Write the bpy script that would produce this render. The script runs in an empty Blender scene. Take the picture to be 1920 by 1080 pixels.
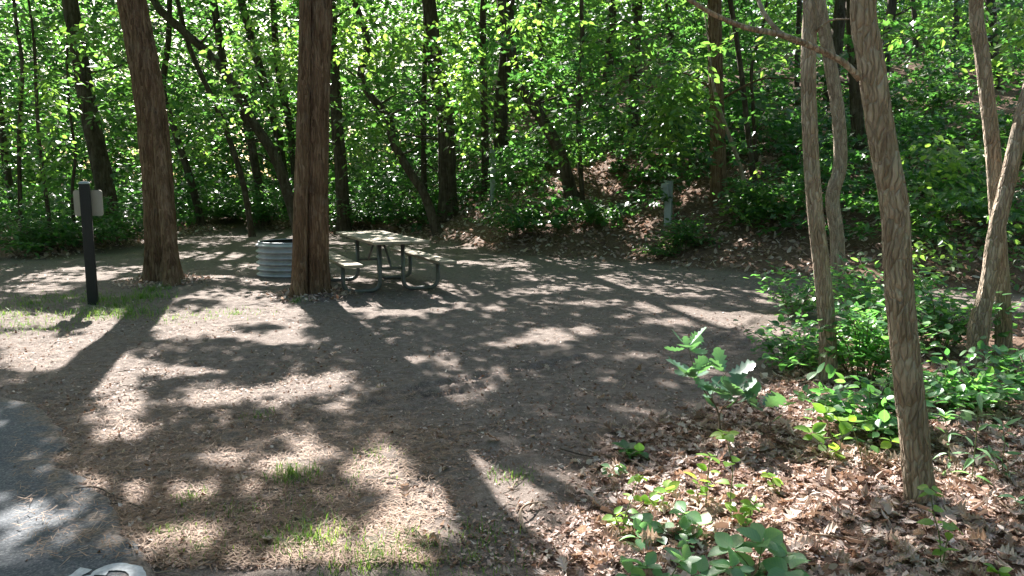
import bpy, math, random
import numpy as np
from mathutils import Vector, Matrix

# ------------------------------------------------------------------ camera, sky, sun, exposure
SC = bpy.context.scene
COL = SC.collection
random.seed(7)
RNG = np.random.default_rng(11)
F = 1423.0                        # focal length in photo pixels (photo 1920 wide)
CAM_H = 1.55
PITCH = math.atan(193.0 / F)      # horizon sits at photo row 347
cam_d = bpy.data.cameras.new('camera')
cam = bpy.data.objects.new('camera', cam_d)
COL.objects.link(cam)
cam.location = (0, 0, CAM_H)
cam.rotation_euler = (math.pi / 2 - PITCH, 0, 0)
cam_d.sensor_width = 36.0
cam_d.lens = F / 1920 * 36
cam_d.clip_start = 0.05
cam_d.clip_end = 2000
SC.camera = cam

SUN_EL = math.radians(38)
SUN_AZ = math.radians(-21)        # from +Y (view direction), towards the left
S_H = np.array([math.sin(SUN_AZ), math.cos(SUN_AZ)])
KT = 1 / math.tan(SUN_EL)
world = bpy.data.worlds.new('World')
SC.world = world
world.use_nodes = True
wn = world.node_tree
wn.nodes.clear()
sky = wn.nodes.new('ShaderNodeTexSky')
sky.sky_type = 'NISHITA'
sky.sun_disc = False
sky.sun_elevation = SUN_EL
sky.sun_rotation = SUN_AZ
sky.air_density = 1.2
sky.dust_density = 3.0
bg = wn.nodes.new('ShaderNodeBackground')
bg.inputs['Strength'].default_value = 0.052
wo = wn.nodes.new('ShaderNodeOutputWorld')
wn.links.new(sky.outputs[0], bg.inputs['Color'])
wn.links.new(bg.outputs[0], wo.inputs['Surface'])

sun_d = bpy.data.lights.new('sun', 'SUN')
sun_d.energy = 5.0
sun_d.angle = math.radians(0.4)
sun_d.color = (1.0, 0.96, 0.91)
sun = bpy.data.objects.new('sun', sun_d)
COL.objects.link(sun)
sun.location = (-20, 50, 45)
sdir = Vector((-S_H[0] * math.cos(SUN_EL), -S_H[1] * math.cos(SUN_EL), -math.sin(SUN_EL)))
sun.rotation_euler = sdir.to_track_quat('-Z', 'Y').to_euler()

SC.view_settings.view_transform = 'Standard'
SC.view_settings.look = 'None'
SC.view_settings.gamma = 1.0
SC.view_settings.exposure = 2.4
SC.view_settings.use_curve_mapping = False
SC.render.engine = 'CYCLES'
SC.cycles.max_bounces = 7
SC.cycles.diffuse_bounces = 3
SC.cycles.glossy_bounces = 2
SC.cycles.transmission_bounces = 5
SC.cycles.caustics_reflective = False
SC.cycles.caustics_refractive = False
SC.cycles.use_denoising = True

# ------------------------------------------------------------------ helpers
CP, SP = math.cos(PITCH), math.sin(PITCH)

def at(px, py, Y):
    """world point seen at photo pixel (px, py) on the plane y = Y"""
    a = (px - 960) / F
    b = (540 - py) / F
    dy = CP + b * SP
    dz = -SP + b * CP
    return np.array([a / dy * Y, Y, CAM_H + dz / dy * Y])

def proj(P):
    P = np.atleast_2d(P)
    x, y, z = P[:, 0], P[:, 1], P[:, 2] - CAM_H
    d = y * CP - z * SP
    u = y * SP + z * CP
    d = np.where(d > 0.01, d, 0.01)
    return 960 + F * x / d, 540 - F * u / d

def hsh(ix, iy, iz, seed):
    v = np.sin(ix * 127.1 + iy * 311.7 + iz * 74.7 + seed * 53.3) * 43758.5453
    return v - np.floor(v)

def vnoise3(x, y, z, seed=0):
    x, y, z = np.broadcast_arrays(x, y, z)
    ix, iy, iz = np.floor(x), np.floor(y), np.floor(z)
    fx, fy, fz = x - ix, y - iy, z - iz
    fx, fy, fz = (f * f * (3 - 2 * f) for f in (fx, fy, fz))
    r = 0
    for dx in (0, 1):
        for dy in (0, 1):
            for dz in (0, 1):
                w = (fx if dx else 1 - fx) * (fy if dy else 1 - fy) * (fz if dz else 1 - fz)
                r = r + w * hsh(ix + dx, iy + dy, iz + dz, seed)
    return r

def vnoise(x, y, seed=0):
    x, y = np.broadcast_arrays(x, y)
    ix, iy = np.floor(x), np.floor(y)
    fx, fy = x - ix, y - iy
    fx, fy = fx * fx * (3 - 2 * fx), fy * fy * (3 - 2 * fy)
    r = 0
    for dx in (0, 1):
        for dy in (0, 1):
            r = r + (fx if dx else 1 - fx) * (fy if dy else 1 - fy) * hsh(ix + dx, iy + dy, 0 * ix, seed)
    return r

def fbm(x, y, seed=0, o=4):
    r, a, f = 0, 0.5, 1.0
    for k in range(o):
        r = r + a * vnoise(x * f, y * f, seed + k * 7)
        a *= 0.5
        f *= 2.03
    return r / (1 - 0.5 ** o)

def smooth(e0, e1, x):
    t = np.clip((x - e0) / (e1 - e0), 0, 1)
    return t * t * (3 - 2 * t)

# terrain ---------------------------------------------------------
EX = [-60, -16, -13.8, -8.8, -7, -5, -3, -1.4, -0.1, 2.4, 3.4, 4.7, 5.4, 6.2, 7.2, 12, 30, 80]
EY = [40, 33, 32, 26, 24.5, 24, 22, 19.5, 16.8, 15.4, 14.4, 12.75, 12.05, 11.1, 10.6, 9.5, 9, 9]
SX = [-60, -16, -8, -4, -1, 3, 10, 80]
SL = [0.04, 0.05, 0.10, 0.18, 0.28, 0.30, 0.30, 0.3]

def bank_t(x, y):
    return y - np.interp(x, EX, EY) + 0.7 * (vnoise(x * 0.8, y * 0.8, 3) - 0.5)

def terrain(x, y):
    x = np.asarray(x, float); y = np.asarray(y, float)
    t = np.maximum(bank_t(x, y), 0)
    t = np.minimum(t, 45)
    s = np.interp(x, SX, SL)
    h = s * (t - 1.0 * (1 - np.exp(-t / 1.0))) + 0.12 * smooth(0, 1.2, t)
    h = h + 0.25 * smooth(1, 6, t) * (fbm(x * 0.3, y * 0.3, 5) - 0.5)
    # low left thicket behind the lane, a slight rise round the two big trees
    lf = smooth(0, 2.0, y - 16.2 + 0.25 * (x + 10.5)) * smooth(-9.3, -10.8, x)
    h = h + 0.15 * lf
    h = h + 0.06 * np.exp(-((x + 5.5) ** 2 + (y - 12.0) ** 2) / 0.8) + 0.05 * np.exp(-((x + 2.75) ** 2 + (y - 10.5) ** 2) / 0.5)
    # lot relief
    h = h + 0.05 * (fbm(x * 0.5, y * 0.5, 21, 3) - 0.5) + 0.014 * (fbm(x * 3.5, y * 3.5, 31, 3) - 0.5)
    h = h + 0.03 * smooth(1.6, 2.4, x - 0.25 * (y - 4)) * smooth(7, 5.5, y)
    return h

def gpt(px, py, dz=0.0):
    """point on the terrain seen at photo pixel"""
    if py > 420:
        Y = CAM_H * F / (py - 347)
        p = at(px, py, Y)
        safe = float(bank_t(p[0], p[1])) < -1.5 and p[0] > -9
        for _ in range(5 if safe else 0):
            p = at(px, py, Y)
            Y = (CAM_H - float(terrain(p[0], p[1])) - dz) / (CAM_H - p[2]) * Y
        p = at(px, py, Y)
        if safe:
            return p
    lo, hi = 0.8, 60.0
    for _ in range(24):
        m = 0.5 * (lo + hi)
        p = at(px, py, m)
        if p[2] > float(terrain(p[0], p[1])) + dz:
            lo = m
        else:
            hi = m
    return at(px, py, lo)

# mesh building ---------------------------------------------------
def mesh_np(name, V, loops, starts, mats=(), rnd=None, uv=None, mat_idx=None, smooth_shade=False, attrs=None):
    me = bpy.data.meshes.new(name)
    V = np.ascontiguousarray(V, np.float32)
    me.vertices.add(len(V))
    me.vertices.foreach_set('co', V.ravel())
    loops = np.asarray(loops, np.int32)
    starts = np.asarray(starts, np.int32)
    me.loops.add(len(loops))
    me.loops.foreach_set('vertex_index', loops)
    me.polygons.add(len(starts))
    me.polygons.foreach_set('loop_start', starts)
    if mat_idx is not None:
        me.polygons.foreach_set('material_index', np.asarray(mat_idx, np.int32))
    for m in mats:
        me.materials.append(m)
    me.update(calc_edges=True)
    me.polygons.foreach_set('use_smooth', np.full(len(starts), smooth_shade, bool))
    if rnd is not None:
        a = me.attributes.new('rnd', 'FLOAT', 'POINT')
        a.data.foreach_set('value', np.ascontiguousarray(rnd, np.float32))
    if attrs:
        for k, v in attrs.items():
            a = me.attributes.new(k, 'FLOAT', 'POINT')
            a.data.foreach_set('value', np.ascontiguousarray(v, np.float32))
    if uv is not None:
        l = me.uv_layers.new(name='uv')
        l.data.foreach_set('uv', np.ascontiguousarray(uv[loops], np.float32).ravel())
    return me

def add(name, me, parent=None, **props):
    o = bpy.data.objects.new(name, me)
    COL.objects.link(o)
    if parent is not None:
        o.parent = parent
    for k, v in props.items():
        o[k] = v
    return o

def empty(name, loc, label=None, category=None, group=None, rz=0.0):
    o = bpy.data.objects.new(name, None)
    o.location = tuple(float(c) for c in loc)
    o.rotation_euler = (0, 0, rz)
    o.empty_display_size = 0.1
    COL.objects.link(o)
    if label: o['label'] = label
    if category: o['category'] = category
    if group: o['group'] = group
    return o

class Geo:
    """collects polygons of mixed kind with uv and material index"""
    def __init__(s):
        s.V, s.UV, s.R, s.L, s.S, s.M, s.nv, s.nl = [], [], [], [], [], [], 0, 0
    def put(s, V, faces, uv=None, mat=0, rnd=0.5):
        V = np.asarray(V, float).reshape(-1, 3)
        s.V.append(V)
        s.UV.append(np.zeros((len(V), 2)) if uv is None else np.asarray(uv, float))
        s.R.append(np.full(len(V), rnd) if np.isscalar(rnd) else np.asarray(rnd))
        if isinstance(faces, np.ndarray):
            k = faces.shape[1]
            s.L.append((faces + s.nv).ravel())
            s.S.append(s.nl + k * np.arange(len(faces)))
            s.M.append(np.full(len(faces), mat))
            s.nl += faces.size
        else:
            for f in faces:
                s.L.append(np.array(f) + s.nv)
                s.S.append(np.array([s.nl]))
                s.M.append(np.array([mat]))
                s.nl += len(f)
        s.nv += len(V)
    def mesh(s, name, mats, smooth_shade=False):
        return mesh_np(name, np.concatenate(s.V), np.concatenate(s.L), np.concatenate(s.S), mats,
                       rnd=np.concatenate(s.R), uv=np.concatenate(s.UV), mat_idx=np.concatenate(s.M), smooth_shade=smooth_shade)

def catmull(P, ds):
    P = np.asarray(P, float)
    Q = np.vstack([2 * P[0] - P[1], P, 2 * P[-1] - P[-2]])
    out = []
    for i in range(len(P) - 1):
        p0, p1, p2, p3 = Q[i:i + 4]
        n = max(2, int(math.ceil(np.linalg.norm((p2 - p1)[:3]) / ds)))
        t = (np.arange(n) / n)[:, None]
        out.append(0.5 * (2 * p1 + (p2 - p0) * t + (2 * p0 - 5 * p1 + 4 * p2 - p3) * t ** 2 + (3 * p1 - p0 - 3 * p2 + p3) * t ** 3))
    out.append(P[-1:])
    return np.concatenate(out)

def tube(geo, path, rad, nseg=8, disp=None, mat=0, cap=True, rnd=0.5):
    path = np.asarray(path, float)
    n = len(path)
    rad = np.broadcast_to(np.asarray(rad, float), (n,))
    T = np.gradient(path, axis=0)
    T /= np.linalg.norm(T, axis=1)[:, None] + 1e-9
    mean = path[-1] - path[0]
    ref = np.eye(3)[np.argmin(np.abs(mean))]
    A = np.cross(T, ref); A /= np.linalg.norm(A, axis=1)[:, None] + 1e-9
    B = np.cross(T, A)
    s = np.concatenate([[0], np.cumsum(np.linalg.norm(np.diff(path, axis=0), axis=1))])
    th = np.arange(nseg) / nseg * 2 * math.pi
    r = np.repeat(rad[:, None], nseg, 1)
    if disp is not None:
        r = r * (1 + disp(th[None, :], s[:, None], rad[:, None]))
    V = path[:, None, :] + r[..., None] * (np.cos(th)[None, :, None] * A[:, None, :] + np.sin(th)[None, :, None] * B[:, None, :])
    uv = np.stack([np.broadcast_to(np.abs(th - math.pi)[None, :] * rad.mean(), (n, nseg)), np.broadcast_to(s[:, None], (n, nseg))], -1)
    i = np.arange(n - 1)[:, None] * nseg
    j = np.arange(nseg)[None, :]
    j2 = (j + 1) % nseg
    faces = np.stack([i + j, i + j2, i + nseg + j2, i + nseg + j], -1).reshape(-1, 4)
    base = geo.nv
    geo.put(V.reshape(-1, 3), faces, uv.reshape(-1, 2), mat, rnd)
    if cap:
        for k, rev in ((0, True), (n - 1, False)):
            f = base + k * nseg + np.arange(nseg)
            geo.L.append(f[::-1] if rev else f)
            geo.S.append(np.array([geo.nl])); geo.M.append(np.array([mat])); geo.nl += nseg

def box(geo, c, d, ax=None, bev=0.0, mat=0, rnd=0.5):
    """box centre c, full size d, axes rows ax; bevelled along all edges when bev > 0"""
    ax = np.eye(3) if ax is None else np.asarray(ax, float)
    h = np.asarray(d, float) / 2
    if bev <= 0:
        V = np.array([[sx, sy, sz] for sx in (-1, 1) for sy in (-1, 1) for sz in (-1, 1)]) * h
        faces = [(0, 1, 3, 2), (4, 6, 7, 5), (0, 4, 5, 1), (2, 3, 7, 6), (0, 2, 6, 4), (1, 5, 7, 3)]
    else:
        V, idx = [], {}
        for sx in (-1, 1):
            for sy in (-1, 1):
                for sz in (-1, 1):
                    for a in range(3):
                        p = np.array([sx, sy, sz]) * (h - bev)
                        p[a] = np.array([sx, sy, sz])[a] * h[a]
                        idx[(sx, sy, sz, a)] = len(V)
                        V.append(p)
        V = np.array(V)
        faces = []
        for a in range(3):
            b, c2 = [k for k in range(3) if k != a]
            for s in (-1, 1):
                q = []
                for (u, w) in ((-1, -1), (1, -1), (1, 1), (-1, 1)):
                    k = [0, 0, 0]; k[a] = s; k[b] = u; k[c2] = w
                    q.append(idx[(k[0], k[1], k[2], a)])
                faces.append(q)
        for a in range(3):                       # edges along axis a
            b, c2 = [k for k in range(3) if k != a]
            for u in (-1, 1):
                for w in (-1, 1):
                    k0 = [0, 0, 0]; k0[b] = u; k0[c2] = w
                    k1 = list(k0); k0[a] = -1; k1[a] = 1
                    faces.append([idx[(*k0, b)], idx[(*k1, b)], idx[(*k1, c2)], idx[(*k0, c2)]])
        for sx in (-1, 1):
            for sy in (-1, 1):
                for sz in (-1, 1):
                    faces.append([idx[(sx, sy, sz, a)] for a in range(3)])
        # orient outward
        ff = []
        for f in faces:
            p = V[f]
            nrm = np.cross(p[1] - p[0], p[2] - p[0])
            ff.append(f if nrm @ p.mean(0) > 0 else f[::-1])
        faces = ff
    geo.put(np.asarray(c, float) + V @ ax, faces, V[:, [0, 1]], mat, rnd)

# leaf templates: (verts, faces) in x side, y along, z normal, length 1
def fold_leaf(out, fold=0.10, mid=None):
    """outline half widths at y stations -> strip mesh folded on the midrib"""
    ys = [o[0] for o in out]; ws = [o[1] for o in out]
    V = []; Fq = []
    n = len(ys)
    for y, w in out:
        V += [(0, y, 0), (w, y, w * fold * 2), (-w, y, w * fold * 2)]
    for i in range(n - 1):
        a, b = 3 * i, 3 * i + 3
        Fq += [(a, a + 1, b + 1, b), (a, b, b + 2, a + 2)]
    return np.array(V, float), np.array(Fq)

LEAF_SIMPLE = (np.array([(0, 0, 0), (.30, .32, .05), (.24, .70, .03), (0, 1, -.06), (-.24, .70, .03), (-.30, .32, .05)], float),
               np.array([(0, 1, 2, 3), (0, 3, 4, 5)]))
LEAF_FAR = (np.array([(0, 0, 0), (.30, .42, .06), (0, 1, -.05), (-.30, .48, .02)], float), np.array([(0, 1, 2, 3)]))
LEAF_OVAL = fold_leaf([(0, .01), (.12, .20), (.32, .34), (.58, .33), (.82, .19), (1.0, .01)], .12)
LEAF_LANCE = fold_leaf([(0, .01), (.2, .10), (.45, .13), (.75, .08), (1.0, .004)], .2)
LEAF_OAK = fold_leaf([(0, .012), (.15, .035), (.25, .19), (.29, .07), (.45, .32), (.48, .10), (.66, .37), (.69, .13), (.86, .24), (.89, .09), (1.0, .01)], .10)
LEAF_OAK_ROUND = fold_leaf([(0, .015), (.12, .05), (.22, .19), (.29, .11), (.40, .31), (.48, .17), (.60, .38), (.68, .22), (.80, .34), (.87, .20), (.95, .17), (1.0, .03)], .16)
def maple():
    pts = [(0, 0), (.22, .02), (.52, .10), (.36, .30), (.60, .58), (.27, .58), (0, 1.0)]
    L = pts + [(-x, y) for x, y in pts[-2:0:-1]]
    V = [(x, y, abs(x) * .18 - .10 * y * y) for x, y in L] + [(0, .33, 0.0)]
    c = len(L)
    Fq = [(c, i, (i + 1) % c) for i in range(c)]
    return np.array(V, float), np.array([f for f in Fq])
LEAF_MAPLE = maple()
def maple5():
    # coarse five-lobed leaf, fan of six triangles
    L = [(0, 0), (.50, .12), (.24, .34), (.56, .62), (.16, .60), (0, 1.0), (-.16, .60), (-.56, .62), (-.24, .34), (-.50, .12)]
    V = [(x, y, abs(x) * .2 - .10 * y * y) for x, y in L]
    Fq = [(0, 1, 2), (0, 2, 4), (2, 3, 4), (0, 4, 5), (0, 5, 6), (0, 6, 8), (6, 7, 8), (0, 8, 9)]
    return np.array(V, float), np.array(Fq)
LEAF_MAPLE5 = maple5()

class Leaves:
    def __init__(s):
        s.p, s.d, s.n, s.z, s.r = [], [], [], [], []
    def put(s, p, d, n, size, rnd):
        if len(p) == 0: return
        s.p.append(p); s.d.append(d); s.n.append(n); s.z.append(size); s.r.append(rnd)
    def cat(s):
        return [np.concatenate(a) for a in (s.p, s.d, s.n, s.z, s.r)]
    def count(s):
        return sum(len(a) for a in s.p)

def leaf_arrays(p, d, n, size, rnd, tpl, rng=RNG, curl=0.25, crumple=0.0):
    tv, tf = tpl
    Y = d / (np.linalg.norm(d, axis=1)[:, None] + 1e-9)
    X = np.cross(Y, n); X /= np.linalg.norm(X, axis=1)[:, None] + 1e-9
    Z = np.cross(X, Y)
    N = len(p)
    c = rng.normal(0, curl, N)
    tz = tv[None, :, 2] * rng.uniform(0.3, 1.8, N)[:, None] - c[:, None] * tv[None, :, 1] ** 2
    if crumple:
        tz = tz + rng.normal(0, crumple, tz.shape)
        c2 = rng.normal(0, 2.2 * crumple / .06, N)
        tz = tz + c2[:, None] * tv[None, :, 0] ** 2
    wx = rng.uniform(0.85, 1.15, N)[:, None] * tv[None, :, 0]
    V = p[:, None, :] + size[:, None, None] * (wx[..., None] * X[:, None, :] + tv[None, :, 1, None] * Y[:, None, :] + tz[..., None] * Z[:, None, :])
    k = tf.shape[1]
    faces = (tf[None] + (np.arange(N) * len(tv))[:, None, None]).reshape(-1, k)
    return V.reshape(-1, 3), faces, np.repeat(rnd, len(tv))

def leaves_into(geo, lv, tpl, mat=0, curl=0.25, crumple=0.0):
    if lv.count() == 0: return
    p, d, n, z, r = lv.cat()
    V, Fc, R = leaf_arrays(p, d, n, z, r, tpl, curl=curl, crumple=crumple)
    geo.put(V, Fc, None, mat, R)

def leaves_mesh(name, lv, tpl, mats, curl=0.25):
    g = Geo()
    leaves_into(g, lv, tpl, 0, curl)
    return g.mesh(name, mats)

def rand_unit(n, rng=RNG):
    v = rng.normal(0, 1, (n, 3))
    return v / np.linalg.norm(v, axis=1)[:, None]

def sprays(lv, c, d, L, k, size, rnd0, tilt=0.35, droop=0.15, rng=RNG):
    """k leaves on each twig: c start points, d directions, L lengths"""
    N = len(c)
    if N == 0: return
    up = np.array([0, 0, 1.0])
    d = d / np.linalg.norm(d, axis=1)[:, None]
    side = np.cross(d, up); side /= np.linalg.norm(side, axis=1)[:, None] + 1e-9
    for j in range(k):
        t = (j + 0.6) / k
        sg = 1 if j % 2 else -1
        p = c + d * (L * t)[:, None] - np.array([0, 0, 1]) * (droop * L * t * t)[:, None]
        a = rng.uniform(0.6, 1.25, N)[:, None] if j < k - 1 else np.zeros((N, 1))
        ld = d * np.cos(a) + sg * side * np.sin(a)
        ld[:, 2] -= rng.uniform(0.0, 0.55, N)
        nn = up + rng.normal(0, tilt, (N, 3))
        sz = size * rng.uniform(0.65, 1.2, N)
        p = p + ld * (0.25 * sz)[:, None] + rng.normal(0, 0.25, (N, 3)) * sz[:, None]
        lv.put(p, ld, nn, sz, np.clip(rnd0 + rng.normal(0, 0.16, N), 0, 1))

# ------------------------------------------------------------------ materials
def nodes_of(name):
    m = bpy.data.materials.new(name)
    m.use_nodes = True
    nt = m.node_tree
    nt.nodes.clear()
    out = nt.nodes.new('ShaderNodeOutputMaterial')
    return m, nt, out

def N(nt, t, **kw):
    n = nt.nodes.new(t)
    for k, v in kw.items():
        if k in n.bl_rna.properties: setattr(n, k, v)
        else: n.inputs[k.replace('_', ' ')].default_value = v
    return n

def ramp(nt, src, stops):
    r = nt.nodes.new('ShaderNodeValToRGB')
    e = r.color_ramp.elements
    while len(e) < len(stops): e.new(0.5)
    for el, (p, c) in zip(e, stops):
        el.position = p
        el.color = (*c, 1)
    nt.links.new(src, r.inputs['Fac'])
    return r.outputs['Color']

def leaf_pattern(nt):
    """tone of one leaf: its own random tone, mottling, and lighter side veins off the midrib"""
    oi = N(nt, 'ShaderNodeObjectInfo'); tc = N(nt, 'ShaderNodeTexCoord')
    sp = N(nt, 'ShaderNodeSeparateXYZ'); nt.links.new(tc.outputs['Object'], sp.inputs[0])
    def M(op, a, b=None, c=None):
        q = N(nt, 'ShaderNodeMath', operation=op)
        for k, v in enumerate((a, b, c)):
            if v is None: continue
            if isinstance(v, (int, float)): q.inputs[k].default_value = v
            else: nt.links.new(v, q.inputs[k])
        return q.outputs[0]
    ax = M('ABSOLUTE', sp.outputs[0])
    ph = M('MULTIPLY_ADD', ax, -.8, sp.outputs[1])
    w = M('POWER', M('ABSOLUTE', M('COSINE', M('MULTIPLY', ph, 24.0))), 10.0)
    mid = M('LESS_THAN', ax, .018)
    v = M('MAXIMUM', w, mid)
    nz = N(nt, 'ShaderNodeTexNoise', Scale=4.0, Detail=4.0); nt.links.new(tc.outputs['Object'], nz.inputs['Vector'])
    t = M('MULTIPLY_ADD', oi.outputs['Random'], .65, M('MULTIPLY_ADD', nz.outputs['Fac'], .5, -.12))
    return M('MULTIPLY_ADD', v, .28, t)

def leaf_mat(name, c0, c1, c2, trans, rough=0.42, tfac=0.45, obj_rnd=False, spec=0.5):
    m, nt, out = nodes_of(name)
    if obj_rnd:
        src = leaf_pattern(nt)
    else:
        src = N(nt, 'ShaderNodeAttribute', attribute_name='rnd').outputs['Fac']
    col = ramp(nt, src, [(0.0, c0), (0.5, c1), (1.0, c2)])
    tc = nt.nodes.new('ShaderNodeMix'); tc.data_type = 'RGBA'; tc.blend_type = 'MULTIPLY'
    tc.inputs[0].default_value = 1.0
    nt.links.new(col, tc.inputs[6])
    tc.inputs[7].default_value = (*trans, 1)
    pr = N(nt, 'ShaderNodeBsdfPrincipled', Roughness=rough)
    pr.inputs['Specular IOR Level'].default_value = spec
    nt.links.new(col, pr.inputs['Base Color'])
    tr = N(nt, 'ShaderNodeBsdfTranslucent')
    nt.links.new(tc.outputs[2], tr.inputs['Color'])
    mx = N(nt, 'ShaderNodeMixShader')
    mx.inputs[0].default_value = tfac
    nt.links.new(pr.outputs[0], mx.inputs[1])
    nt.links.new(tr.outputs[0], mx.inputs[2])
    nt.links.new(mx.outputs[0], out.inputs['Surface'])
    return m

G0, G1, G2 = (.024, .066, .024), (.056, .124, .038), (.125, .200, .052)
TR = (3.3, 3.5, 1.8)
M_LEAF = leaf_mat('forest_leaf', G0, G1, G2, TR, .44, .42, False, .7)
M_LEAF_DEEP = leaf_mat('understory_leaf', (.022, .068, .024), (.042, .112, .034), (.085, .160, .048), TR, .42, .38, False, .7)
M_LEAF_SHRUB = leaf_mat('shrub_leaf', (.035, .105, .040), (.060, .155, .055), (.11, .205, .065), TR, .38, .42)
M_LEAF_PART = leaf_mat('shrub_leaf_single', (.035, .105, .040), (.060, .155, .055), (.11, .205, .065), TR, .38, .42, True)
M_OAK_PART = leaf_mat('oak_sapling_leaf', (.08, .17, .11), (.11, .21, .14), (.14, .25, .15), (1.6, 1.9, .8), .42, .25, True, 1.0)
M_YOUNG_PART = leaf_mat('young_leaf', (.10, .22, .04), (.14, .27, .045), (.24, .34, .06), (2.2, 2.2, 1.3), .42, .45, True)
M_BLUE_PART = leaf_mat('blue_green_leaf', (.11, .23, .12), (.15, .29, .15), (.20, .34, .16), (1.9, 2.1, 1.2), .42, .45, True, .7)
M_GRASS = leaf_mat('grass_blade', (.05, .12, .02), (.09, .18, .03), (.17, .23, .06), (2.0, 2.0, 1.2), .5, .4)
M_DRY = leaf_mat('dry_leaf', (.16, .085, .055), (.36, .255, .212), (.62, .53, .48), (1.1, .95, .8), .62, .22, False, .3)
M_DRY_PART = leaf_mat('dry_leaf_single', (.17, .09, .058), (.40, .28, .215), (.66, .56, .49), (1.1, .95, .8), .6, .22, True, .3)
M_NEEDLE = leaf_mat('dry_needle', (.15, .085, .050), (.26, .165, .110), (.36, .26, .19), (1, .9, .7), .7, .05, False, .2)

def bark_mat(name, dark, mid, light, us=34.0, vs=7.0, bump=0.8, fine=1.0, crack=.3, lichen=.15):
    """furrowed bark: elongated plates parted by cracks, tone varying from plate to plate"""
    m, nt, out = nodes_of(name)
    tc = N(nt, 'ShaderNodeTexCoord')
    wn_ = N(nt, 'ShaderNodeTexNoise', Scale=5.0, Detail=3.0)
    nt.links.new(tc.outputs['Object'], wn_.inputs['Vector'])
    wm = N(nt, 'ShaderNodeMix'); wm.data_type = 'RGBA'; wm.blend_type = 'LINEAR_LIGHT'
    wm.inputs[0].default_value = 0.035
    nt.links.new(tc.outputs['Object'], wm.inputs[6]); nt.links.new(wn_.outputs['Color'], wm.inputs[7])
    mp = N(nt, 'ShaderNodeMapping'); mp.inputs['Scale'].default_value = (us, us, vs)
    nt.links.new(wm.outputs[2], mp.inputs['Vector'])
    vo = N(nt, 'ShaderNodeTexVoronoi', Scale=1.0, feature='DISTANCE_TO_EDGE'); nt.links.new(mp.outputs[0], vo.inputs['Vector'])
    vc = N(nt, 'ShaderNodeTexVoronoi', Scale=1.0); nt.links.new(mp.outputs[0], vc.inputs['Vector'])
    mp2 = N(nt, 'ShaderNodeMapping'); mp2.inputs['Scale'].default_value = (us * 3.2 * fine, us * 3.2 * fine, vs * 1.6)
    nt.links.new(tc.outputs['Object'], mp2.inputs['Vector'])
    nz = N(nt, 'ShaderNodeTexNoise', Scale=1.0, Detail=5.0, Roughness=0.65); nt.links.new(mp2.outputs[0], nz.inputs['Vector'])
    n2 = N(nt, 'ShaderNodeTexNoise', Scale=3.0, Detail=3.0); nt.links.new(tc.outputs['Object'], n2.inputs['Vector'])
    sep = N(nt, 'ShaderNodeSeparateColor'); nt.links.new(vc.outputs['Color'], sep.inputs[0])
    def mad(x, k, y):
        q = N(nt, 'ShaderNodeMath', operation='MULTIPLY_ADD'); nt.links.new(x, q.inputs[0]); q.inputs[1].default_value = k
        if isinstance(y, float): q.inputs[2].default_value = y
        else: nt.links.new(y, q.inputs[2])
        return q.outputs[0]
    t = mad(sep.outputs[0], .34, mad(nz.outputs['Fac'], .55, mad(n2.outputs['Fac'], .5, -.20)))
    col = ramp(nt, t, [(0.22, dark), (0.48, mid), (0.80, light)])
    cr = ramp(nt, vo.outputs['Distance'], [(0.0, (.30, .26, .24)), (0.10, (1, 1, 1))])
    mx = N(nt, 'ShaderNodeMix'); mx.data_type = 'RGBA'; mx.blend_type = 'MULTIPLY'; mx.inputs[0].default_value = crack
    nt.links.new(col, mx.inputs[6]); nt.links.new(cr, mx.inputs[7])
    nl = N(nt, 'ShaderNodeTexNoise', Scale=4.5, Detail=6.0, Roughness=.7); nt.links.new(tc.outputs['Object'], nl.inputs['Vector'])
    ml = N(nt, 'ShaderNodeMapRange'); nt.links.new(nl.outputs['Fac'], ml.inputs['Value']); ml.inputs['From Min'].default_value = .52; ml.inputs['From Max'].default_value = .68; ml.inputs['To Max'].default_value = lichen
    lx = N(nt, 'ShaderNodeMix'); lx.data_type = 'RGBA'
    nt.links.new(ml.outputs[0], lx.inputs[0]); nt.links.new(mx.outputs[2], lx.inputs[6]); lx.inputs[7].default_value = (.36, .36, .30, 1)
    pr = N(nt, 'ShaderNodeBsdfPrincipled', Roughness=0.92)
    pr.inputs['Specular IOR Level'].default_value = 0.15
    nt.links.new(lx.outputs[2], pr.inputs['Base Color'])
    sm = N(nt, 'ShaderNodeMapRange'); sm.inputs['From Max'].default_value = .22; nt.links.new(vo.outputs['Distance'], sm.inputs['Value'])
    hgt = mad(nz.outputs['Fac'], .6, sm.outputs[0])
    bp = N(nt, 'ShaderNodeBump', Strength=bump, Distance=0.012)
    nt.links.new(hgt, bp.inputs['Height'])
    nt.links.new(bp.outputs[0], pr.inputs['Normal'])
    nt.links.new(pr.outputs[0], out.inputs['Surface'])
    return m

M_BARK_RED = bark_mat('bark_reddish', (.070, .040, .024), (.170, .102, .062), (.30, .200, .132), 34, 3.6, 1.0, 1.0, .3, .12)
M_BARK_TAN = bark_mat('bark_tan', (.20, .148, .108), (.36, .280, .212), (.54, .45, .36), 42, 8.5, 1.0, 1.0, .34, .40)
M_BARK_GREY = bark_mat('bark_grey', (.040, .029, .021), (.080, .060, .045), (.14, .112, .088), 20, 2.2, .9)
M_TWIG = bark_mat('twig_bark', (.10, .075, .055), (.17, .13, .10), (.25, .20, .16), 60, 12, .2)

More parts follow.
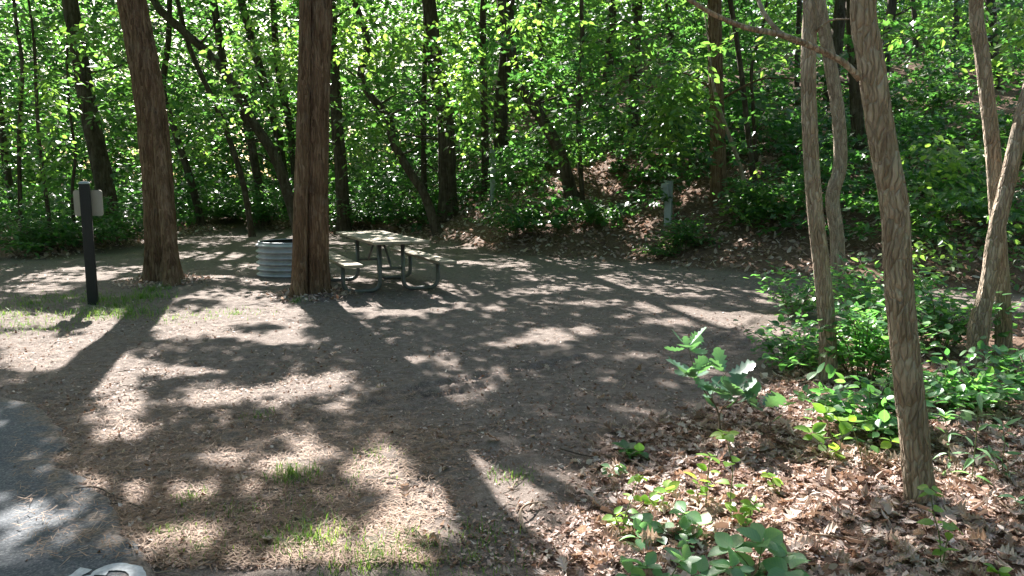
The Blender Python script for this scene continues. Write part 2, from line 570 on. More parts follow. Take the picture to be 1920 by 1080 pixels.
def simple_mat(name, c, rough=0.6, metal=0.0, spec=0.5, noise=0.0, nscale=20.0, bump=0.0, stretch=(1, 1, 1)):
    m, nt, out = nodes_of(name)
    pr = N(nt, 'ShaderNodeBsdfPrincipled', Roughness=rough, Metallic=metal)
    pr.inputs['Specular IOR Level'].default_value = spec
    tc = N(nt, 'ShaderNodeTexCoord')
    mp = N(nt, 'ShaderNodeMapping')
    mp.inputs['Scale'].default_value = stretch
    nt.links.new(tc.outputs['Object'], mp.inputs['Vector'])
    nz = N(nt, 'ShaderNodeTexNoise', Scale=nscale, Detail=6.0, Roughness=0.6)
    nt.links.new(mp.outputs[0], nz.inputs['Vector'])
    lo = tuple(max(0, x * (1 - noise)) for x in c); hi = tuple(min(1, x * (1 + noise)) for x in c)
    col = ramp(nt, nz.outputs['Fac'], [(0.3, lo), (0.7, hi)])
    nt.links.new(col, pr.inputs['Base Color'])
    if bump:
        bp = N(nt, 'ShaderNodeBump', Strength=bump, Distance=0.01)
        nt.links.new(nz.outputs['Fac'], bp.inputs['Height'])
        nt.links.new(bp.outputs[0], pr.inputs['Normal'])
    nt.links.new(pr.outputs[0], out.inputs['Surface'])
    return m

M_WOOD = simple_mat('weathered_plank', (.29, .25, .19), .85, 0, .2, .45, 9, .5, (1.2, 14, 14))
M_PIPE = simple_mat('grey_painted_pipe', (.12, .125, .125), .45, 0.3, .5, .25, 14, .1)
M_STEEL = simple_mat('galvanised_steel', (.40, .41, .43), .42, 0.25, .5, .22, 7, .1)
M_SOOT = simple_mat('sooty_steel', (.05, .048, .047), .9, 0, .2, .4, 8, .1)
M_ASH = simple_mat('ash', (.16, .15, .14), .95, 0, .1, .5, 18, .6)
M_POST = simple_mat('black_plastic_post', (.013, .013, .014), .55, 0, .4, .25, 30, .12, (4, 4, .6))
M_BOARD = simple_mat('beige_board', (.40, .36, .30), .6, 0, .4, .08, 10)
M_BOX = simple_mat('grey_utility_box', (.30, .34, .34), .5, 0, .5, .12, 14)
M_PAINT = simple_mat('worn_white_paint', (.36, .38, .40), .75, 0, .3, .3, 34, .3)
M_STEM = simple_mat('green_stem', (.14, .17, .06), .6, 0, .4, .3, 20)
M_STICK = simple_mat('dead_stick', (.26, .19, .14), .85, 0, .2, .35, 30, .3)

# ground --------------------------------------------------------------
def ground_mat():
    m, nt, out = nodes_of('forest_floor')
    geo = N(nt, 'ShaderNodeNewGeometry')
    P = geo.outputs['Position']
    def noise(sc, det=6.0, ro=0.6, vec=P):
        n = N(nt, 'ShaderNodeTexNoise', Scale=sc, Detail=det, Roughness=ro)
        nt.links.new(vec, n.inputs['Vector'])
        return n.outputs['Fac']
    mp = N(nt, 'ShaderNodeMapping'); mp.inputs['Scale'].default_value = (1, 0.5, 1)
    nt.links.new(P, mp.inputs['Vector'])
    nA = noise(2.3, 5)
    nB = noise(17.0, 9, .74)
    nC = noise(110.0, 4, .7)
    ad = N(nt, 'ShaderNodeMath', operation='ADD'); nt.links.new(nB, ad.inputs[0]); nt.links.new(nC, ad.inputs[1])
    hf = N(nt, 'ShaderNodeMath', operation='MULTIPLY'); nt.links.new(ad.outputs[0], hf.inputs[0]); hf.inputs[1].default_value = .5
    dirt = ramp(nt, hf.outputs[0], [(.34, (.068, .053, .043)), (.48, (.168, .137, .116)), (.66, (.32, .272, .242))])
    dirt2 = ramp(nt, hf.outputs[0], [(.34, (.055, .043, .036)), (.5, (.155, .123, .108)), (.66, (.31, .258, .235))])
    lit = ramp(nt, hf.outputs[0], [(.36, (.055, .034, .024)), (.5, (.14, .088, .062)), (.64, (.28, .195, .15))])
    mx = N(nt, 'ShaderNodeMix'); mx.data_type = 'RGBA'
    nt.links.new(nA, mx.inputs[0]); nt.links.new(dirt, mx.inputs[6]); nt.links.new(dirt2, mx.inputs[7])
    at1 = N(nt, 'ShaderNodeAttribute', attribute_name='litter')
    mx2 = N(nt, 'ShaderNodeMix'); mx2.data_type = 'RGBA'
    nt.links.new(at1.outputs['Fac'], mx2.inputs[0]); nt.links.new(mx.outputs[2], mx2.inputs[6]); nt.links.new(lit, mx2.inputs[7])
    pr = N(nt, 'ShaderNodeBsdfPrincipled', Roughness=0.95)
    pr.inputs['Specular IOR Level'].default_value = 0.12
    nt.links.new(mx2.outputs[2], pr.inputs['Base Color'])
    bp = N(nt, 'ShaderNodeBump', Strength=0.9, Distance=0.03)
    nt.links.new(hf.outputs[0], bp.inputs['Height'])
    nt.links.new(bp.outputs[0], pr.inputs['Normal'])
    nt.links.new(pr.outputs[0], out.inputs['Surface'])
    return m
M_GROUND = ground_mat()

def asphalt_mat():
    m, nt, out = nodes_of('worn_asphalt')
    geo = N(nt, 'ShaderNodeNewGeometry')
    n1 = N(nt, 'ShaderNodeTexVoronoi', Scale=130.0); nt.links.new(geo.outputs['Position'], n1.inputs['Vector'])
    n2 = N(nt, 'ShaderNodeTexNoise', Scale=3.0, Detail=6.0); nt.links.new(geo.outputs['Position'], n2.inputs['Vector'])
    n3 = N(nt, 'ShaderNodeTexNoise', Scale=60.0, Detail=4.0); nt.links.new(geo.outputs['Position'], n3.inputs['Vector'])
    c = ramp(nt, n1.outputs['Color'], [(.1, (.038, .045, .055)), (.6, (.074, .083, .096)), (.95, (.15, .156, .165))])
    c2 = ramp(nt, n2.outputs['Fac'], [(.3, (.75, .77, .80)), (.7, (1.2, 1.16, 1.1))])
    mx = N(nt, 'ShaderNodeMix'); mx.data_type = 'RGBA'; mx.blend_type = 'MULTIPLY'; mx.inputs[0].default_value = 1
    nt.links.new(c, mx.inputs[6]); nt.links.new(c2, mx.inputs[7])
    # grit and soil washed over the broken edge
    ae = N(nt, 'ShaderNodeAttribute', attribute_name='edge')
    n4 = N(nt, 'ShaderNodeTexNoise', Scale=7.0, Detail=8.0, Roughness=.7); nt.links.new(geo.outputs['Position'], n4.inputs['Vector'])
    s1 = N(nt, 'ShaderNodeMath', operation='MULTIPLY_ADD'); nt.links.new(ae.outputs['Fac'], s1.inputs[0]); s1.inputs[1].default_value = .42; nt.links.new(n4.outputs['Fac'], s1.inputs[2])
    s2 = N(nt, 'ShaderNodeMapRange'); nt.links.new(s1.outputs[0], s2.inputs['Value']); s2.inputs['From Min'].default_value = .78; s2.inputs['From Max'].default_value = .92
    soil = ramp(nt, n3.outputs['Fac'], [(.35, (.06, .047, .038)), (.65, (.21, .17, .145))])
    mg = N(nt, 'ShaderNodeMix'); mg.data_type = 'RGBA'
    nt.links.new(s2.outputs[0], mg.inputs[0]); nt.links.new(mx.outputs[2], mg.inputs[6]); nt.links.new(soil, mg.inputs[7])
    pr = N(nt, 'ShaderNodeBsdfPrincipled', Roughness=0.85); pr.inputs['Specular IOR Level'].default_value = .3
    nt.links.new(mg.outputs[2], pr.inputs['Base Color'])
    bp = N(nt, 'ShaderNodeBump', Strength=0.7, Distance=0.008)
    nt.links.new(n3.outputs['Fac'], bp.inputs['Height']); nt.links.new(bp.outputs[0], pr.inputs['Normal'])
    nt.links.new(pr.outputs[0], out.inputs['Surface'])
    return m
M_ASPHALT = asphalt_mat()

# ------------------------------------------------------------------ the ground sheet
def axis(lo, f0, f1, hi, step, growth=1.13):
    a = list(np.arange(f0, f1 + 1e-6, step))
    s = step; v = f1
    while v < hi:
        s *= growth; v += s; a.append(v)
    s = step; v = f0; b = []
    while v > lo:
        s *= growth; v -= s; b.append(v)
    return np.array(b[::-1] + a)

# litter edge: right foreground, in world metres
def litter_mask(x, y):
    # boundary polyline of the leaf litter in the near right
    by = np.array([1.5, 2.2, 3.0, 3.9, 4.6, 5.0, 5.4, 6.2, 7.2, 8.5, 11])
    bx = np.array([-0.42, -0.27, 0.0, 0.22, 0.5, 1.0, 1.5, 2.05, 2.7, 3.6, 6.5])
    d = x - np.interp(y, by, bx) + 0.5 * (fbm(x * 1.7, y * 1.7, 41) - 0.5)
    near = smooth(-0.15, 0.45, d) * smooth(9.5, 8.0, y)
    bank = smooth(-0.3, 0.5, bank_t(x, y) + 0.5 * (fbm(x * 1.5, y * 1.5, 43) - 0.5))
    left = smooth(0, .8, y - 15.8 + 0.25 * (x + 10.5)) * smooth(-9.2, -10.4, x)
    return np.maximum(np.maximum(near, bank), left)

def track_z(x, y):
    """tyre tracks pressed into the dirt"""
    z = 0
    for (p0, p1, w) in (((690, 768), (900, 735), .09), ((740, 745), (905, 712), .09), ((900, 712), (1120, 672), .09), ((1330, 655), (1440, 600), .10), ((1370, 662), (1475, 606), .10)):
        a = at(p0[0], p0[1], CAM_H * F / (p0[1] - 347)); b = at(p1[0], p1[1], CAM_H * F / (p1[1] - 347))
        d = (b - a)[:2]; Ln = np.linalg.norm(d); d = d / Ln
        u = (x - a[0]) * d[0] + (y - a[1]) * d[1]
        v = -(x - a[0]) * d[1] + (y - a[1]) * d[0]
        m = smooth(-.15, .15, u) * smooth(Ln + .15, Ln - .15, u) * smooth(w * 1.4, w * .8, np.abs(v))
        z = z - m * (0.014 + 0.018 * (np.sin(u * 2 * math.pi / .11 + np.abs(v) * 30) > 0.1))
        z = z + 0.020 * smooth(-.15, .15, u) * smooth(Ln + .15, Ln - .15, u) * np.exp(-((np.abs(v) - w * 1.4) / .03) ** 2)
    return z

# asphalt lane in the lower left: a thin slab with a broken edge
edge_px = [(-260, 700), (-120, 722), (0, 738), (55, 755), (98, 785), (118, 830), (135, 872), (175, 915), (215, 965), (248, 1020), (285, 1085), (320, 1160), (350, 1260), (380, 1450)]
E = np.array([gpt(px, py, .02)[:2] for px, py in edge_px])
E = catmull(np.c_[E, np.zeros(len(E))], 0.04)[:, :2]
nrm = np.c_[-np.gradient(E[:, 1]), np.gradient(E[:, 0])]; nrm /= np.linalg.norm(nrm, axis=1)[:, None]
sarc = np.arange(len(E)) * 0.04
E = E + nrm * (0.22 * (fbm(sarc * 2.2, sarc * 0, 61, 5) - .5) + 0.05 * (vnoise(sarc * 18, sarc * 0, 62) - .5))[:, None]
gx = axis(-90, -6.5, 6.5, 90, 0.04)
gy = axis(-25, 2.4, 12.5, 120, 0.04)
GX, GY = np.meshgrid(gx, gy)
GZ = terrain(GX, GY) + track_z(GX, GY) + 0.016 * (vnoise(GX * 14, GY * 14, 51) - .5) * smooth(16, 9, GY)
# clods and heel marks on the bare dirt
GZ = GZ + 0.022 * np.maximum(vnoise(GX * 7, GY * 7, 52) - .62, 0) * smooth(16, 9, GY) / .38
LM = litter_mask(GX, GY)
es = np.argsort(E[:, 1])
under = smooth(0.02, -0.06, GX - np.interp(GY, E[es, 1], E[es, 0])) * (GY < E[:, 1].max())
GZ = GZ - 0.035 * under
nxn, nyn = len(gx), len(gy)
ii = (np.arange(nyn - 1)[:, None] * nxn + np.arange(nxn - 1)[None, :])
gf = np.stack([ii, ii + 1, ii + nxn + 1, ii + nxn], -1).reshape(-1, 4)
gme = mesh_np('ground', np.stack([GX, GY, GZ], -1).reshape(-1, 3), gf.ravel(), np.arange(len(gf)) * 4, [M_GROUND], smooth_shade=True,
              attrs={'litter': LM.ravel()})
ground = add('ground', gme, kind='structure')

# asphalt slab
rows = []
outw = np.array([-1.0, -0.55]); outw /= np.linalg.norm(outw)
offs = np.array([0, .02, .06, .15, .3, .6, 1.0, 1.6, 2.5, 4, 8, 20])
for o in offs:
    q = E + outw * o
    z = terrain(q[:, 0], q[:, 1]) + (0.004 if o == 0 else 0.022 if o < .05 else 0.026)
    rows.append(np.c_[q, z])
rows = np.array(rows)
k, n_ = rows.shape[:2]
ii = (np.arange(k - 1)[:, None] * n_ + np.arange(n_ - 1)[None, :])
af = np.stack([ii, ii + n_, ii + n_ + 1, ii + 1], -1).reshape(-1, 4)
road = add('road', mesh_np('road', rows.reshape(-1, 3), af.ravel(), np.arange(len(af)) * 4, [M_ASPHALT], smooth_shade=True, attrs={'edge': np.repeat(np.clip(1 - offs / .5, 0, 1), n_)}), kind='structure')

# painted site number on the asphalt, only its top strokes are in the picture
def paint_strip(path, w):
    path = catmull(np.array(path, float), .012)
    t = np.gradient(path, axis=0); t /= np.linalg.norm(t, axis=1)[:, None]
    nn = np.c_[-t[:, 1], t[:, 0]]
    s = np.arange(len(path)) * .012
    w0 = w / 2 + .012 * (vnoise(s * 40, s * 0, 71) - .5); w1 = w / 2 + .012 * (vnoise(s * 40, s * 0, 72) - .5)
    m = [path + nn * (w0 * f)[:, None] for f in (1.0, .33)] + [path - nn * (w1 * f)[:, None] for f in (.33, 1.0)]
    V = np.concatenate([np.c_[q, terrain(q[:, 0], q[:, 1]) + .031] for q in m]); n = len(path)
    F_ = []
    for r in range(3):
        i = np.arange(n - 1) + r * n
        F_.append(np.c_[i, i + n, i + n + 1, i + 1])
    return V, np.concatenate(F_)
def gp2(px, py):
    return gpt(px, py, .031)[:2]
g = Geo()
for path, w in (([gp2(182, 1078), gp2(196, 1067), gp2(222, 1062), gp2(250, 1068), gp2(262, 1085), gp2(262, 1115), gp2(235, 1150), gp2(205, 1185)], .058),
                ([gp2(196, 1190), gp2(232, 1192), gp2(285, 1192)], .075),
                ([gp2(163, 1066), gp2(150, 1074), gp2(128, 1088)], .055), ([gp2(158, 1080), gp2(150, 1140), gp2(140, 1200)], .07)):
    V, Fc = paint_strip(path, w)
    g.put(V, Fc)
pm = add('painted_marking', g.mesh('painted_marking', [M_PAINT]), road)

# ------------------------------------------------------------------ trees
# (name, photo polyline from base up, distance, width px at base, width px at top, bark, top height, label, ridge amp)
RED, TAN, GREY = M_BARK_RED, M_BARK_TAN, M_BARK_GREY
TREES = [
 ('oak_tree', [(304, 536), (301, 430), (288, 250), (268, 110), (247, 0)], 12.05, 56, 50, RED, 13, 'big reddish-brown leaning trunk behind the black sign post'),
 ('oak_tree', [(594, 556), (594, 420), (596, 250), (599, 110), (601, 0)], 10.5, 43, 40, RED, 13, 'big upright double trunk standing in front of the fire ring'),
 ('locust_tree', [(1728, 975), (1712, 800), (1695, 640), (1684, 520), (1677, 390), (1652, 250), (1632, 110), (1619, 0)], 3.52, 56, 45, TAN, 7.5, 'nearest tan flaky-barked trunk leaning over the sunlit leaf litter'),
 ('locust_tree', [(1551, 722), (1551, 620), (1540, 500), (1526, 370), (1519, 250), (1516, 125), (1520, 0)], 5.9, 32, 26, TAN, 8, 'slim straight tan trunk rising out of the green shrub'),
 ('locust_tree', [(1573, 560), (1570, 450), (1561, 372), (1575, 310), (1572, 220), (1556, 115), (1536, 0)], 10.2, 27, 22, TAN, 9, 'crooked pale trunk with a kink just behind the slim straight one'),
 ('locust_tree', [(1832, 692), (1836, 610), (1853, 535), (1867, 440), (1890, 340), (1917, 220), (1950, 90)], 6.4, 31, 25, TAN, 8, 'swollen-based pale trunk leaning out of frame on the right'),
 ('locust_tree', [(1881, 684), (1880, 560), (1871, 430), (1861, 275), (1843, 115), (1830, 0)], 6.7, 28, 24, TAN, 9, 'pale trunk crossing behind the swollen-based one, leaning the other way'),
 ('maple_tree', [(203, 400), (197, 350), (170, 225), (150, 110), (131, 0)], 21, 36, 27, GREY, 14, 'grey-brown trunk leaning left above the sign post'),
 ('maple_tree', [(520, 305), (472, 225), (440, 163), (395, 105), (340, 55), (293, 8)], 21, 22, 14, GREY, 10, 'long slanting trunk sweeping up to the left between the two big trunks'),
 ('maple_sapling', [(372, 392), (352, 320), (326, 240), (306, 165), (315, 85), (318, 0)], 26, 15, 9, GREY, 11, 'thin bowed stem beside the big leaning trunk'),
 ('maple_sapling', [(456, 345), (426, 250), (401, 190), (370, 125), (350, 72), (335, 10)], 23, 12, 8, GREY, 11, 'thin dark stem slanting left below the long slanting trunk'),
 ('maple_tree', [(467, 250), (448, 190), (420, 120), (408, 50), (400, 0)], 27, 17, 13, GREY, 13, 'short dark stem behind the long slanting trunk'),
 ('maple_tree', [(522, 260), (508, 200), (488, 130), (462, 40), (452, 0)], 30, 18, 14, GREY, 14, 'dim slanting trunk deep in the woods close left of the double trunk'),
 ('maple_tree', [(545, 250), (534, 190), (520, 120), (512, 0)], 32, 15, 12, GREY, 14, 'dim trunk seen right against the left edge of the double trunk'),
 ('maple_tree', [(640, 330), (632, 230), (626, 130), (622, 0)], 24, 26, 20, GREY, 14, 'dark trunk mostly hidden just right of the double trunk'),
 ('maple_tree', [(797, 368), (768, 322), (738, 268), (727, 218), (693, 178), (676, 140), (689, 97), (682, 48), (664, 0)], 21.5, 18, 12, GREY, 10, 'dark wavy trunk snaking up behind the picnic table'),
 ('oak_tree', [(840, 382), (838, 300), (834, 215), (818, 134), (810, 54), (804, 0)], 23, 36, 26, GREY, 15, 'thick dark trunk behind the table, right of the wavy one'),
 ('maple_sapling', [(795, 318), (794, 220), (796, 134), (798, 40), (800, -20)], 25, 12, 9, GREY, 12, 'slender upright stem between the wavy trunk and the thick dark trunk'),
 ('maple_tree', [(911, 340), (909, 250), (907, 160), (905, 60), (907, 0)], 23.5, 15, 12, GREY, 13, 'upright trunk beside the grey utility post'),
 ('maple_tree', [(938, 260), (940, 190), (948, 107), (955, 0)], 27, 27, 20, GREY, 14, 'stout dim trunk behind the S-curved one'),
 ('maple_tree', [(1072, 372), (1052, 290), (1016, 222), (985, 175), (962, 122), (955, 65), (941, 0)], 20.5, 24, 18, GREY, 12, 'brown S-curved trunk bending left in the middle of the woods'),
 ('maple_sapling', [(1091, 355), (1084, 250), (1086, 165), (1092, 80), (1090, 0)], 19.5, 10, 8, GREY, 11, 'thin upright stem right of the S-curved trunk'),
 ('maple_sapling', [(1008, 240), (1011, 150), (1014, 50), (1012, 0)], 29, 10, 8, GREY, 13, 'thin stem glimpsed between the S-curved trunk and the thin upright stem'),
 ('maple_tree', [(1128, 230), (1137, 165), (1146, 65), (1150, 0)], 28, 19, 16, GREY, 14, 'dim trunk leaning right, left of the straight dark one'),
 ('oak_tree', [(1186, 300), (1187, 210), (1191, 100), (1195, 0)], 24, 22, 19, GREY, 15, 'straight dark trunk above and left of the utility pedestal'),
 ('maple_tree', [(1262, 150), (1258, 60), (1250, 0)], 32, 14, 11, GREY, 14, 'far trunk showing high up above the utility pedestal'),
 ('oak_tree', [(1348, 400), (1347, 320), (1345, 225), (1341, 100), (1340, 0)], 17.3, 31, 25, RED, 14, 'straight reddish trunk right of the utility pedestal'),
 ('maple_sapling', [(1412, 330), (1400, 230), (1394, 170), (1380, 65), (1369, 0)], 17.8, 11, 9, GREY, 10, 'slim pale stem leaning left beside the straight reddish trunk'),
 ('maple_sapling', [(1393, 330), (1370, 262), (1350, 205), (1338, 160)], 16.6, 9, 6, TAN, 4.6, 'thin bare stem leaning across the straight reddish trunk'),
 ('maple_sapling', [(1418, 330), (1413, 220), (1409, 130), (1421, 80), (1436, 20)], 18.6, 8, 5, GREY, 8, 'thinnest upright stem behind the slim pale leaning stem'),
 ('maple_tree', [(1492, 215), (1494, 150), (1497, 60), (1499, 0)], 27, 11, 9, GREY, 13, 'thin far trunk left of the slim straight tan trunk'),
 ('oak_tree', [(1549, 245), (1560, 150), (1572, 50), (1578, 0)], 24, 28, 22, GREY, 14, 'dark trunk behind the kinked pale one'),
 ('maple_tree', [(1617, 330), (1609, 250), (1603, 160), (1598, 60), (1596, 0)], 18, 24, 20, GREY, 13, 'dark upright trunk close behind the nearest leaning trunk'),
 ('maple_tree', [(1652, 180), (1662, 90), (1673, 0)], 29, 19, 16, GREY, 14, 'dim far trunk right of the nearest leaning trunk at the top'),
 ('maple_tree', [(1714, 170), (1717, 80), (1712, 0)], 33, 10, 8, GREY, 14, 'far slim trunk on the hillside right of the nearest trunk'),
 ('maple_tree', [(1790, 130), (1792, 60), (1794, 0)], 34, 13, 10, GREY, 14, 'far trunk on the hilltop midway to the crossing pale trunks'),
 ('maple_tree', [(1863, 130), (1860, 60), (1856, 0)], 26, 19, 16, GREY, 14, 'dim trunk behind the top of the crossing pale trunk'),
 ('maple_sapling', [(38, 400), (36, 250), (42, 130), (30, 40), (26, 0)], 18, 8, 6, GREY, 8, 'dark thin stem at the left picture edge'),
 ('maple_sapling', [(92, 410), (80, 320), (72, 250), (68, 170), (62, 60)], 17.5, 8, 5, GREY, 7, 'thin stem left of the sign post leaning left'),
 ('maple_sapling', [(139, 430), (136, 350), (141, 290), (130, 200), (126, 120)], 18.5, 7, 4, GREY, 7, 'thin dark stem directly left of the sign board'),
 ('maple_tree', [(20, 360), (10, 300), (2, 230), (-14, 100), (-25, 0)], 24, 14, 11, GREY, 12, 'trunk cut by the left picture edge'),
]

def bark_disp(amp, f, g_, seed, swell=.08):
    def d(th, s, rad):
        # braided furrows plus slow swellings
        wob = 0.25 * (vnoise3(np.cos(th) * 1.5, np.sin(th) * 1.5, s * 2.2, seed + 5) - .5)
        c, q = np.cos(th + wob), np.sin(th + wob)
        n1 = vnoise3(c * f, q * f, s * g_, seed)
        n2 = vnoise3(c * f * 2.3, q * f * 2.3, s * g_ * 2.6, seed + 1)
        r1 = 1 - np.abs(2 * n1 - 1); r2 = 1 - np.abs(2 * n2 - 1)
        sw = vnoise3(np.cos(th) * .8, np.sin(th) * .8, s * 1.3, seed + 2) - .5
        lob = .30 * np.exp(-s / .30) * np.maximum(0, np.cos(th * 5 + seed)) ** 2 * (swell > .085)
        return lob + amp * (-.9 * r1 ** 3 - .5 * r2 ** 2 + .4) + swell * sw
    return d

tree_objs, TREE_XY, TRUNK_PX = [], [], []
for ti, (nm, pl, Y, wb, wt, bark, ztop, label) in enumerate(TREES):
    P = np.array([at(px, py, Y) for px, py in pl])
    near = Y < 13
    if near:
        b0 = P[0].copy(); zz = float(terrain(b0[0], b0[1])); P[0, 2] = zz - .06
        b0[2] = zz
    else:
        zz = float(terrain(P[0, 0], Y))
        if P[0, 2] > zz + .1:
            d0 = P[0] - P[1]; d0 = d0 / abs(d0[2]) * (P[0, 2] - zz)
            d0[0] *= .5
            nb = P[0] + d0; nb[2] = float(terrain(nb[0], nb[1])) - .1
            P = np.vstack([nb, P])
        else:
            P[0, 2] = min(P[0, 2], zz - .05)
            keep = [0] + [i for i in range(1, len(P)) if P[i, 2] > P[0, 2] + .3]
            P = P[keep]
        b0 = P[0].copy(); b0[2] += .1
    # go on above the picture
    d = P[-1] - P[-2]; d /= np.linalg.norm(d)
    rr = random.Random(ti)
    q = P[-1]; d = d * .7 + np.array([0, 0, .3]); ext = []
    if ti == 1:
        ext = [np.array(e) for e in ((-2.73, 10.5, 4.9), (-2.84, 10.5, 5.7), (-2.97, 10.5, 6.5), (-3.08, 10.52, 7.6), (-3.16, 10.55, 9.0), (-3.2, 10.6, 10.6), (-3.2, 10.6, 12.6))]
        q = ext[-1] + np.array([0, 0, 9.])
    while q[2] < ztop and len(ext) < 14:
        d = d + np.array([rr.gauss(0, .10), rr.gauss(0, .10), .12]); d /= np.linalg.norm(d)
        q = q + d * (.45 if Y < 5 else .9 if near else 1.5); ext.append(q)
    r0, r1 = wb / 2 * Y / F, wt / 2 * Y / F
    z0v = P[0, 2]; zv1 = P[-1, 2]
    full = np.vstack([P] + [np.array(ext)]) if ext else P
    ds = .03 if Y < 5 else .045 if Y < 13 else .22
    path = catmull(full, ds)
    zz_ = path[:, 2]
    rad = np.where(zz_ < zv1, r0 + (r1 - r0) * (zz_ - z0v) / (zv1 - z0v), r1 * (1 - .75 * (zz_ - zv1) / max(ztop - zv1, .1)))
    rad = np.maximum(rad, .012)
    sl = np.concatenate([[0], np.cumsum(np.linalg.norm(np.diff(path, axis=0), axis=1))])
    rad = rad * (1 + (.30 if near else .35) * np.exp(-sl / (r0 * 1.3)))
    if ti == 5:
        rad = rad * (1 + .28 * np.exp(-((path[:, 2] - .33) / .14) ** 2))
    root = empty(nm, b0, label, 'tree')
    root['group'] = {'o': 'oak trees', 'l': 'pale trees at the near right', 'm': 'trees in the woods'}[nm[0]] if not nm.endswith('sapling') else 'thin stems in the woods'
    g = Geo()
    amp = .10 if ti < 2 else .09 if ti == 2 else .08 if near else .06
    seg = 128 if ti < 3 else 72 if near else 14
    f_, gv = (5.5, 4.0) if ti < 2 else (3.4, 11.0) if ti == 2 else (2.6, 9.0) if near else (1.5, 2)
    tube(g, path - b0, rad, seg, bark_disp(amp, f_, gv, ti * 3, .05 if ti == 2 else .09), cap=True)
    if ti == 0:      # fused slender stem on the near side
        p2 = catmull(np.array([at(324, 560, 11.45), at(318, 470, 11.6), at(309, 380, 11.72), at(301, 300, 11.82), at(292, 210, 11.95)]), .05)
        p2[0, 2] = terrain(p2[0, 0], p2[0, 1]) - .05
        tube(g, p2 - b0, np.linspace(.125, .07, len(p2)) * (1 + .3 * np.exp(-np.arange(len(p2)) / 4)), 64, bark_disp(.06, 2.2, 3, 90))
        p3 = catmull(np.array([at(334, 532, 12.0), at(322, 470, 12.05), at(309, 370, 12.05), at(295, 270, 12.1)]), .05)
        p3[0, 2] = terrain(p3[0, 0], p3[0, 1]) - .05
        tube(g, p3 - b0, np.linspace(.10, .10, len(p3)), 48, bark_disp(.06, 2.2, 3, 94))
    if ti == 1:      # the second, thinner stem fused on the left
        p2 = catmull(np.array([at(560, 564, 10.25), at(562, 480, 10.3), at(564, 380, 10.33), at(568, 250, 10.35), at(571, 120, 10.38), at(573, 0, 10.4), at(574, -140, 10.5)]), .05)
        p2[0, 2] = terrain(p2[0, 0], p2[0, 1]) - .05
        tube(g, p2 - b0, np.linspace(.105, .075, len(p2)) * (1 + .3 * np.exp(-np.arange(len(p2)) / 4)), 64, bark_disp(.06, 2.2, 3, 93))
    add('trunk', g.mesh('trunk', [bark], smooth_shade=True), root)
    # limbs above the picture
    limbs = []
    if not nm.endswith('sapling') and ztop > 8.5:
        if ti == 1:
            limbs.append((np.array([[-2.72, 10.5, 4.55], [-2.6, 10.55, 5.1], [-2.42, 10.65, 5.8], [-2.1, 10.8, 6.8], [-1.6, 11.2, 8.0]]), .10))
        for k in range(5):
            zs = zv1 + (ztop - zv1) * rr.uniform(.15, .85)
            i0 = int(np.argmin(abs(path[:, 2] - zs))); p0 = path[i0]
            an = rr.uniform(0, 2 * math.pi); L = rr.uniform(1.6, 3.4)
            h = np.array([math.cos(an), math.sin(an), 0])
            limbs.append((np.array([p0, p0 + h * L * .35 + [0, 0, L * .25], p0 + h * L * .7 + [0, 0, L * .4], p0 + h * L + [0, 0, L * .62]]), min(rad[i0] * .5, .07)))
    if not near and Y < 30 and not nm.endswith('sapling'):
        for k in range(5):
            i0 = rr.randrange(len(path) // 6, max(len(path) // 6 + 1, len(path) * 2 // 3)); p0 = path[i0]
            if p0[2] - b0[2] < 1.3: continue
            an = rr.uniform(0, 2 * math.pi); L = rr.uniform(1.0, 2.8); h = np.array([math.cos(an), math.sin(an) * .7, 0])
            limbs.append((np.array([p0, p0 + h * L * .4 + [0, 0, L * rr.uniform(.05, .3)], p0 + h * L * .75 + [rr.gauss(0, .15), 0, L * rr.uniform(.1, .45)], p0 + h * L + [rr.gauss(0, .2), 0, L * rr.uniform(0, .7)]]), min(rad[i0] * .28, .03)))
    for lp, lr in limbs:
        g = Geo(); lp = catmull(lp, .25)
        tube(g, lp - b0, np.linspace(lr, lr * .25, len(lp)), 7)
        add('limb', g.mesh('limb', [bark], smooth_shade=True), root)
    tree_objs.append(dict(root=root, b0=b0, Y=Y, leaves=Leaves(), high=Leaves(), hang=Leaves(), top=path[-1], path=path, sap=nm.endswith('sapling'), near=near, ztop=ztop))
    TREE_XY.append(path[int(len(path) * .8)][:2])
    ux, uy = proj(path); TRUNK_PX.append((ux, uy, rad * F / Y, Y))

# bare branch of the nearest trunk reaching left over the picture top
nt_ = tree_objs[2]
for pts, r in (([(1612, 148, 3.5), (1585, 120, 3.48), (1550, 100, 3.45), (1495, 76, 3.4), (1450, 62, 3.38), (1400, 52, 3.35), (1340, 28, 3.3), (1290, -2, 3.25), (1230, -40, 3.2)], .016),
               ([(1497, 78, 3.4), (1466, 64, 3.42), (1440, 36, 3.45), (1422, 0, 3.5), (1410, -60, 3.55)], .013)):
    pth = catmull(np.array([at(*p) for p in pts]), .03)
    g = Geo(); tube(g, pth - nt_['b0'], np.linspace(r, r * .5, len(pth)), 12, bark_disp(.12, 1.2, 9, 5))
    add('branch', g.mesh('branch', [TAN], smooth_shade=True), nt_['root'])
pth = catmull(np.array([at(1531, 57, 5.85), at(1545, 45, 5.8), at(1562, 37, 5.75), at(1588, 36, 5.7), at(1600, 34, 5.7)]), .03)
g = Geo(); tube(g, pth - tree_objs[3]['b0'], np.linspace(.012, .004, len(pth)), 8)
add('branch', g.mesh('branch', [TAN], smooth_shade=True), tree_objs[3]['root'])
TREE_XY = np.array(TREE_XY)

